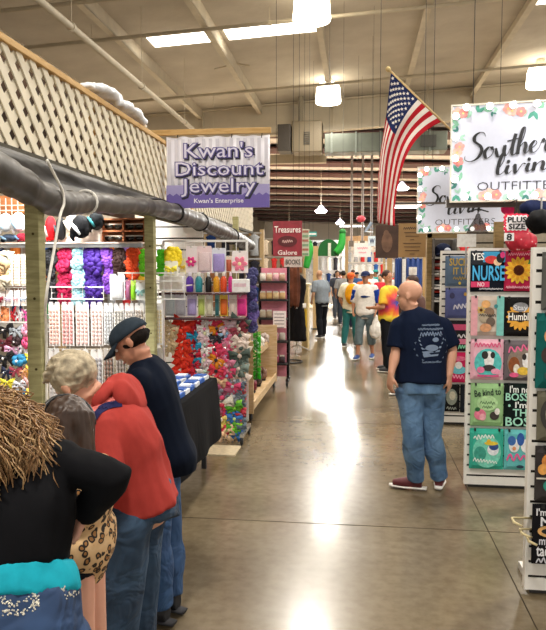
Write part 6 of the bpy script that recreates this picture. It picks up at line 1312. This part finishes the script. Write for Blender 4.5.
for pts, lb in ((((336, 253), (340, 248), (342, 241), (342.5, 232)), 'bright green curved arm rising at the right of the arched sign'), (((309, 243), (309.5, 250), (308, 259), (306, 268)), 'green curved arm hanging left of the polo man')):
    P = cr([U(a, b_, 17.3) for a, b_ in pts], 4); t = thing('green_tube', lb, 'ornament', P[0]); b = MB(); b.tube(P, [.05 + .05 * math.sin(math.pi * (.25 + .6 * k / (len(P) - 1))) for k in range(len(P))], 12); b.build('tube_body', mat('2ca83c', .5), t, smooth=True); b = MB(); b.ell(P[-1] if lb[0] == 'b' else P[0], .09); b.build('tube_tip', mat('1c7c2c'), t, smooth=True)
    top = max(P, key=lambda v: v.z); MB().tube([top, (top.x, top.y, roofz(top.x) + .02)], .0035, 5).build('hanging_wire', BLKM, t)
# brown framed notice
NY_ = 8.8; X0, X1, Z0, Z1 = flat(375.5, 225, 426, 258, NY_); xm = onY(398.5, 240, NY_).x; t = thing('brown_notice', 'brown hanging board with a dark portrait and printed text below the flag', 'sign', (X0, NY_, Z0)); MB().box(X0, xm, NY_, NY_ + .03, Z0, Z1).build('portrait_panel', mat('4c3428', .6, var=.35, scale=5), t); MB().box(xm, X1, NY_, NY_ + .03, Z0 + .01, Z1 + .02).build('text_panel', mat('a07c4c', .6, var=.1, scale=5), t)
b = MB(); c = (X0 + xm) / 2; b.disc(c, NY_ - .001, Z0 + .2, .07, .13); b.disc(c - .01, NY_ - .002, Z0 + .31, .035, .045); b.build('figure_silhouette', mat('7c5c48', .7, var=.3, scale=12), t)
b = MB(); c = (xm + X1) / 2; scribble(b, c, NY_ - .002, Z1 - .04, .22, .035)
for k in range(7): z = Z1 - .1 - k * .045; w_ = (.2, .17, .05, .22, .2, .18, .06)[k]; b.box(c - w_ / 2, c + w_ / 2, NY_ - .003, NY_, z, z + .008)
b.build('lettering', mat('3a2414', var=0), t)
for x in (X0 + .04, X1 - .04): MB().tube([(x, NY_ + .01, Z1), (x, NY_ + .01, roofz(x) + .02)], .0035, 5).build('hanging_wire', BLKM, t)
# blue curtains with notices
for a, b_, lb in ((395, 402, 'narrow blue banner left of the white banner'), (404, 422, 'wide blue banner with a white notice above the bald man')):
    X0, X1, Z0, Z1 = flat(a, 258, b_, 300, 15.0); t = thing('blue_banner', lb, 'banner', (X0, 15, 0)); b = MB(); n = 14; vs = []
    for k in range(n + 1): x = X0 + (X1 - X0) * k / n; vs += [(x, 15 + .03 * math.sin(k * 1.6), .3), (x, 15 + .03 * math.sin(k * 1.6), Z1)]
    b.add(vs, [(2 * k, 2 * k + 2, 2 * k + 3, 2 * k + 1) for k in range(n)]); o = b.build('banner_cloth', mat('1c3c7c', .7), t, smooth=True); o.modifiers.new('thick', 'SOLIDIFY').thickness = .01
    if b_ > 410: xa, xb, za, zb = flat(409, 267, 417, 275, 14.9); MB().box(xa, xb, 14.93, 14.95, za, zb).build('notice', mat('f0f0f0'), t)
    MB().bar((X0 - .05, 15, Z1), (X1 + .05, 15, Z1), .03).build('top_bar', CHROME, t)
    for x in (X0, X1): MB().bar((x, 15.05, 0), (x, 15.05, Z1), .025).build('stand_pole', CHROME, t)
X0, X1, Z0, Z1 = flat(402, 259, 405.5, 300, 15); t = thing('white_banner', 'narrow pale banner between the two blue banners', 'banner', (X0, 14.9, 0)); MB().box(X0, X1, 14.9, 14.93, .2, Z1).build('banner_cloth', mat('e8e8e8'), t); MB().bar((X0, 14.95, 0), (X0, 14.95, Z1), .02).build('stand_pole', CHROME, t)
for a, c, Y, top, lb in ((387, 392, 16.5, 252, 'pale wooden post in the middle of the far crowd'), (313, 318, 20, 246, 'pale wooden post left of the green arched sign'), (423, 426, 14.5, 255, 'pale post right of the blue banners'), (345, 348, 24, 240, 'pale post beside the tan stall board')):
    X0, X1, Z0, Z1 = flat(a, top, c, 300, Y); t = thing('stall_post', lb, 'post', ((X0 + X1) / 2, Y, 0)); MB().box(X0, X1, Y, Y + .1, 0, Z1).build('post_timber', mat('c0a070', .7), t); MB().box(X0 - .05, X1 + .05, Y - .05, Y + .15, 0, .03).build('foot_plate', BLKM, t)
# stalls in the distance, each a board with shelves and hanging goods
r2 = random.Random(31); NAMES = {'d83c3c': 'red', 'f4f4f4': 'white', '3c6cb8': 'blue', '2c2c34': 'black', 'e8b838': 'yellow', 'e87cac': 'pink', '4ca060': 'green', 'e0803c': 'orange', '8c6cb0': 'purple', 'b0b4b8': 'grey', '60b8c0': 'turquoise', '8c5c3c': 'brown', 'f0d8c0': 'cream', '1c3464': 'navy'}
KEYS = list(NAMES)
def far_stall(a, c, top, Y, board, lb, rows, bias=None, bot=.2):
    X0, X1, Z0, Z1 = flat(a, top, c, 290, Y); t = thing('market_stall', lb, 'stall', ((X0 + X1) / 2, Y, 0)); MB().box(X0, X1, Y, Y + .05, bot, Z1).build('back_board', mat(board, .7, var=.1, scale=2), t)
    for x in (X0, X1): MB().box(x - .04, x + .04, Y - .04, Y + .08, 0, Z1 + .05).build('upright', mat('b89c70'), t)
    MB().box(X0, X1, Y - .3, Y, .85, .9).build('counter_board', mat('e0dcd4'), t)
    dz = (Z1 - .95) / rows; k = 0
    for j in range(rows):
        z = .95 + dz * (j + .5); MB().bar((X0, Y - .06, z + dz * .45), (X1, Y - .06, z + dz * .45), .02).build('hang_rail', CHROME, t)
        n = max(3, int((X1 - X0) / .27))
        for i in range(n):
            c_ = r2.choice(bias or KEYS); x = X0 + (X1 - X0) * (i + .5) / n; k += 1
            g = thing('hanging_garment', f'{NAMES[c_]} garment at the {lb}, {ORD[j]} row, {ORD[min(i, 13)]} in', 'clothes', (x, Y - .07, z - dz * .4), group='goods hanging on the ' + lb[:40])
            part('garment_body', 'garm', lambda b: b.loft([[(math.cos(q) * a_, math.sin(q) * .25, zz) for q in [6.283 * kk / 10 for kk in range(10)]] for zz, a_ in ((-.5, .34), (0, .3), (.3, .33), (.4, .46), (.48, .2), (.52, .1))]), mat(c_, .8, var=.25, scale=9), g, (0, 0, dz * .38), scl=(.27, .2, dz * .8)); part('hanger', 'hook', k_hook, CHROME, g, (0, 0, dz * .82), scl=(.1, .12, .1))
W8 = ['f4f4f4', 'f4f4f4', 'f0d8c0', 'b0b4b8', 'e87cac', 'd83c3c', '3c6cb8', '2c2c34', 'f4f4f4']
far_stall(305, 346, 240, 31, 'c8ccd0', 'grey stall behind the polo shirt man', 3, ['b0b4b8', '2c2c34', '3c6cb8', '1c3464', 'f4f4f4', 'b0b4b8'])
far_stall(346, 386, 238, 30, 'f0ece4', 'white stall behind the crowd', 4, W8)
far_stall(384, 428, 245, 26, 'e8e4dc', 'pale stall right of the crowd', 3, W8 + ['e8b838'])
far_stall(330, 372, 250, 44, 'e4e0d8', 'stall at the far end of the aisle', 3, KEYS)
far_stall(262, 304, 238, 24, 'a89880', 'tan stall behind the pink display', 3, ['8c5c3c', '2c2c34', 'd83c3c', 'f0d8c0', 'b0b4b8'])
far_stall(205, 262, 232, 14, '8c7c68', 'brown stall behind the rolling rack', 3, ['8c5c3c', '2c2c34', '1c3464', 'b0b4b8', '8c6cb0'])
far_stall(428, 500, 242, 13.5, 'c8b8a0', 'tan stall behind the folded shirt shelf', 3, KEYS)
far_stall(150, 215, 236, 21, '9c8c78', 'taupe stall beyond the slatted wall', 3, ['8c5c3c', '2c2c34', 'b0b4b8'])  # taupe board with brown, black and grey goods
far_stall(60, 150, 240, 13, '8c8074', 'stall behind the grid wall', 3, KEYS)
far_stall(-40, 60, 240, 10.5, 'a09484', 'stall at the far left behind the hats', 3, KEYS)
X0, X1, Z0, Z1 = flat(354, 243, 371, 257, 22); t = thing('white_sign', 'white sign with faint pink writing over the far crowd', 'sign', (X0, 22, Z0)); MB().box(X0, X1, 22, 22.04, Z0, Z1).build('sign_board', mat('f8f4f0'), t); b = MB(); scribble(b, (X0 + X1) / 2, 21.99, (Z0 + Z1) / 2 + .06, .34, .08); scribble(b, (X0 + X1) / 2, 21.99, (Z0 + Z1) / 2 - .08, .24, .06); b.build('lettering', mat('e88ca0', var=0), t); MB().tube([(X0 + .1, 22, Z1), (X0 + .1, 22, roofz(X0) + .02)], .0035, 5).build('hanging_wire', BLKM, t)
X0, X1, Z0, Z1 = flat(346, 236, 379, 241, 29.7); o = MB().box(X0, X1, 29.6, 29.7, Z0, Z1).build('fascia_board', mat('c8a478')); tag(o, 'tan fascia board over the white stall', 'board')
X0, X1, Z0, Z1 = flat(368, 236, 376, 246, 18); t = thing('letter_sign', 'small pale sign with a blue W beside the brown framed board', 'sign', (X0, 18, Z0)); MB().box(X0, X1, 18, 18.04, Z0, Z1).build('sign_board', mat('d8e4ec'), t); b = MB(); put_text(b, 'W', (X0 + X1) / 2, 17.99, (Z0 + Z1) / 2, .12, .13, .03); b.build('lettering', mat('1c2c5c', var=0), t); MB().tube([(X0 + .1, 18.02, Z1), (X0 + .1, 18.02, roofz(X0) + .02)], .0035, 5).build('hanging_wire', BLKM, t)
p = U(361, 219, 24); t = thing('red_balloon', 'round pinkish red ornament hanging under the far roof', 'ornament', p); MB().ell(p, (.16, .12, .12)).build('ornament_body', mat('d84c5c', .5), t, smooth=True); MB().tube([p, (p.x, p.y, roofz(p.x) + .02)], .0035, 5).build('hanging_wire', BLKM, t)
p = U(369, 228, 20); t = thing('model_plane', 'silver and blue ornament hanging left of the brown board', 'ornament', p); b = MB(); b.tube([p + Vector((-.12, 0, -.12)), p + Vector((.08, 0, .16))], [.03, .05], 10); b.bar(p + Vector((-.14, 0, .02)), p + Vector((.14, .0, -.02)), .06, .015); b.build('ornament_body', mat('8c9cb0', .4), t); MB().bar(p + Vector((-.1, -.02, -.1)), p + Vector((.12, -.02, -.12)), .06, .03).build('wing', mat('dfe8f0'), t); MB().tube([p + Vector((0.06, 0, .15)), (p.x + .06, p.y, roofz(p.x) + .02)], .0035, 5).build('hanging_wire', BLKM, t)
p = U(313, 234, 22); t = thing('teal_sign', 'small teal and white sign near the striped board', 'sign', p); MB().box(p.x - .14, p.x + .12, p.y, p.y + .03, p.z - .08, p.z + .08).build('sign_board', mat('3c9c94'), t); MB().box(p.x - .12, p.x + .1, p.y - .01, p.y, p.z - .03, p.z + .03).build('white_field', mat('f0f4f0'), t); MB().tube([(p.x, p.y, p.z + .08), (p.x, p.y, roofz(p.x) + .02)], .0035, 5).build('hanging_wire', BLKM, t)
lattice('cream lattice panel over the next stall behind the purple banner', -2.1, 8.6, 13.5, 2.5, 3.3)
# ---- people down the aisle
def crowd(px, py, rz, H, lb, skin, top, bot, hairc, hat=None, far=None, **k):
    p = onZ(px, py, 0) if not far else Vector((U(px, 268, far).x, U(px, 268, far).y, 0)); J, f = stand(p.x, p.y, rz, H, lean=k.pop('lean', .0), arms=k.pop('arms', .3), step=k.pop('step', .08), wide=k.pop('wide', .02))
    vox = .018 if not far else .026
    def hr(t, hp, ax, s, v):
        if hairc: m = MB(); m.ell(hp(0, -.024, .034), (.083 * s, .1 * s, .088 * s), ax, 14, 9); (k2.get('long') and m.ell(hp(0, -.06, -.08), (.08 * s, .05 * s, .12 * s), ax, 12, 8)); m.build('hair', mat(hairc, .7, var=.3), t, smooth=True)
        if hat:
            m = MB(); rings = []
            for q in range(6): a = q / 5 * 1.5; r = math.cos(a) ** .8; rings.append([hp(math.cos(w_) * .092 * r, -.012 + math.sin(w_) * .11 * r, .035 + .085 * math.sin(a)) for w_ in [6.283 * j / 16 for j in range(16)]])
            m.loft(rings); m.tube([hp(0, .06, .038), hp(0, .13, .03), hp(0, .17, .02)], [(.012, .075 * s), (.01, .07 * s), (.006, .045 * s)], 10, side=hu_); m.build('cap', mat(hat, .8), t, smooth=True)
    hu_ = Vector((0, 0, 1)); k2 = {'long': k.pop('long', False)}
    hd = k.pop('look', f)
    t, *_ = figure(lb, J, skin, H, hd, (0, 0, 1), vox, shirt=top, sleeve=k.pop('sleeve', .45), hem=k.pop('hem', .03), fit=1.15, pants=bot, hair=hr, eyes=not far, hands=not far, fold=.009, group=k.pop('group', None), **k)
    return t, J
GREY = mat('7c848c', .85); DKT = mat('16181e', .85)
crowd(322, 338, R(40), 1.75, 'grey haired man in a grey polo shirt and dark trousers standing left of the aisle', 'c89878', GREY, DKT, None, lean=.09, belly=.03)
t_, J_ = crowd(365, 359, R(165), 1.74, 'man in a white jersey with blue sleeves and a cap walking towards the camera', 'b47c5c', mat('eeeae2', .85), denim('4c5c60', '6c7c80', 'grey_denim'), '2c1c14', hat='2a3458', sleeve=.5, pant_to=.72, step=.16, shoes='2c4c8c', belly=.03)
J = J_
for e in 'LR':
    b = MB(); sh, el = J['sh' + e], J['el' + e]; b.tube([sh.lerp(el, .1), el], [.085, .075], 12); o = remesh(b, 'sleeve', mat('1c3c94', .85), t_, .018, 1)
b = MB(); c = J['chest'] + Vector((0, -.15, -.02)); b.ell(c, (.1, .03, .03)); o = b.build('jersey_emblem', mat('1c3468', .8), t_, smooth=True)
w_ = J['wrL']; t = thing('plastic_bag', 'white plastic carrier bag held by the man in the white jersey', 'bag', w_ - Vector((0, 0, .5))); b = MB(); b.ell(w_ - Vector((0, .02, .38)), (.12, .08, .16)); b.tube([w_ - Vector((0.0, 0, .24)), w_ - Vector((0, 0, .08))], [.07, .02], 10); remesh(b, 'bag_body', mat('e8e4dc', .4), t, .012, 2, disp=.012, dscale=16)
b = MB(); b.tube([w_ - Vector((.03, 0, .14)), w_ - Vector((0, 0, .07)), w_ - Vector((-.03, 0, .14))], .008, 6); b.build('handle', mat('e8e4dc', .4), t)
crowd(388, 372, R(60), 1.76, 'person in a tie-dye rainbow shirt and dark trousers beside the bald man', 'c08868', tiedye(), DKT, '3c2418', look=Vector((.6, -.75, -.1)), arms=.9, belly=.04)
crowd(350, 347, R(-20), 1.7, 'person with a yellow backpack and teal trousers walking away', 'b07c5c', mat('e8e0c8', .85), mat('2c6c6c', .8), 'd8602c', hat='e86c34', step=.12)
p = onZ(350, 347, 0); t = thing('yellow_backpack', 'yellow backpack with dark straps on the person left of the white jersey', 'backpack', (p.x, p.y - .16, 1.05)); b = MB(); b.ell((p.x + .03, p.y - .2, 1.22), (.16, .09, .24)); remesh(b, 'pack_body', mat('f0a820', .8), t, .02, 2); b = MB(); b.ell((p.x + .03, p.y - .28, 1.12), (.1, .05, .1)); b.build('front_pocket', mat('d89018', .8), t, smooth=True); b = MB(); b.tube([(p.x + .12, p.y - .22, 1.4), (p.x + .13, p.y - .29, 1.2), (p.x + .12, p.y - .24, 1.02)], .018, 6); b.build('dark_strap', mat('24242c'), t)
crowd(343, 325, R(10), 1.72, 'person in a grey shirt with dark hair left of the yellow backpack', 'a87858', mat('8c8c8c', .85), mat('2c3440', .8), '1c1410', step=.1)
crowd(337, 300, R(200), 1.72, 'far shopper in a dark top beyond the grey shirt person', 'b88868', mat('2c3040'), mat('3c4450'), '2c1c14', far=24)
crowd(413, 300, R(120), 1.7, 'shopper half hidden behind the bald man\'s head', 'b47c60', mat('5c3c34'), mat('2c3440'), '3c2418', far=9.5)
FAR = [(349, 20, 'f4f0ec', 'white', '2c1c14', None), (357, 26.5, '3c5c8c', 'blue', '3c2c1c', '1c1c24'), (364, 19, 'e0743c', 'orange', '241814', None), (371, 22, 'e8e8e8', 'white cap and white', '3c2818', 'e8e8ec'), (376, 24, '3ca09c', 'turquoise', '5c3c24', '3ca8a0'), (381, 20.5, 'd83c48', 'red', '2c2018', None), (385, 25, 'f0e0d0', 'cream', 'b89060', None), (340, 27, 'b83c5c', 'pink', '2c1c14', None), (346, 29, 'ececec', 'pale grey', '1c1410', None), (353, 28, '2c2c38', 'black', '4c3020', None), (361, 30, 'e8c8d0', 'pale pink', '8c6c48', None), (369, 31, '5c7cb0', 'light blue', '2c1c14', 'd83c3c'), (396, 22, 'e8e4e0', 'ivory', '3c2c20', None), (330, 33, '6c8c5c', 'green', '3c2c20', None), (377, 34, 'f0f0f0', 'bright white', '2c1c14', None)]
for i, (px, d, c, nm, hc, hat_) in enumerate(FAR):
    crowd(px, 0, R((20, 170, -40, 190, 90, 150, 10)[i % 7]), 1.62 + .03 * (i % 5), f'distant shopper in a {nm} top, {("left", "middle", "right")[0 if px < 350 else 1 if px < 374 else 2]} part of the far crowd', ('c08c6c', 'b07c5c', 'd0a080')[i % 3], mat(c, .85), mat(('2c3448', '3c4c68', '24242c')[i % 3], .85), hc, hat=hat_, far=d, long=(i % 3 == 0), group='distant shoppers')
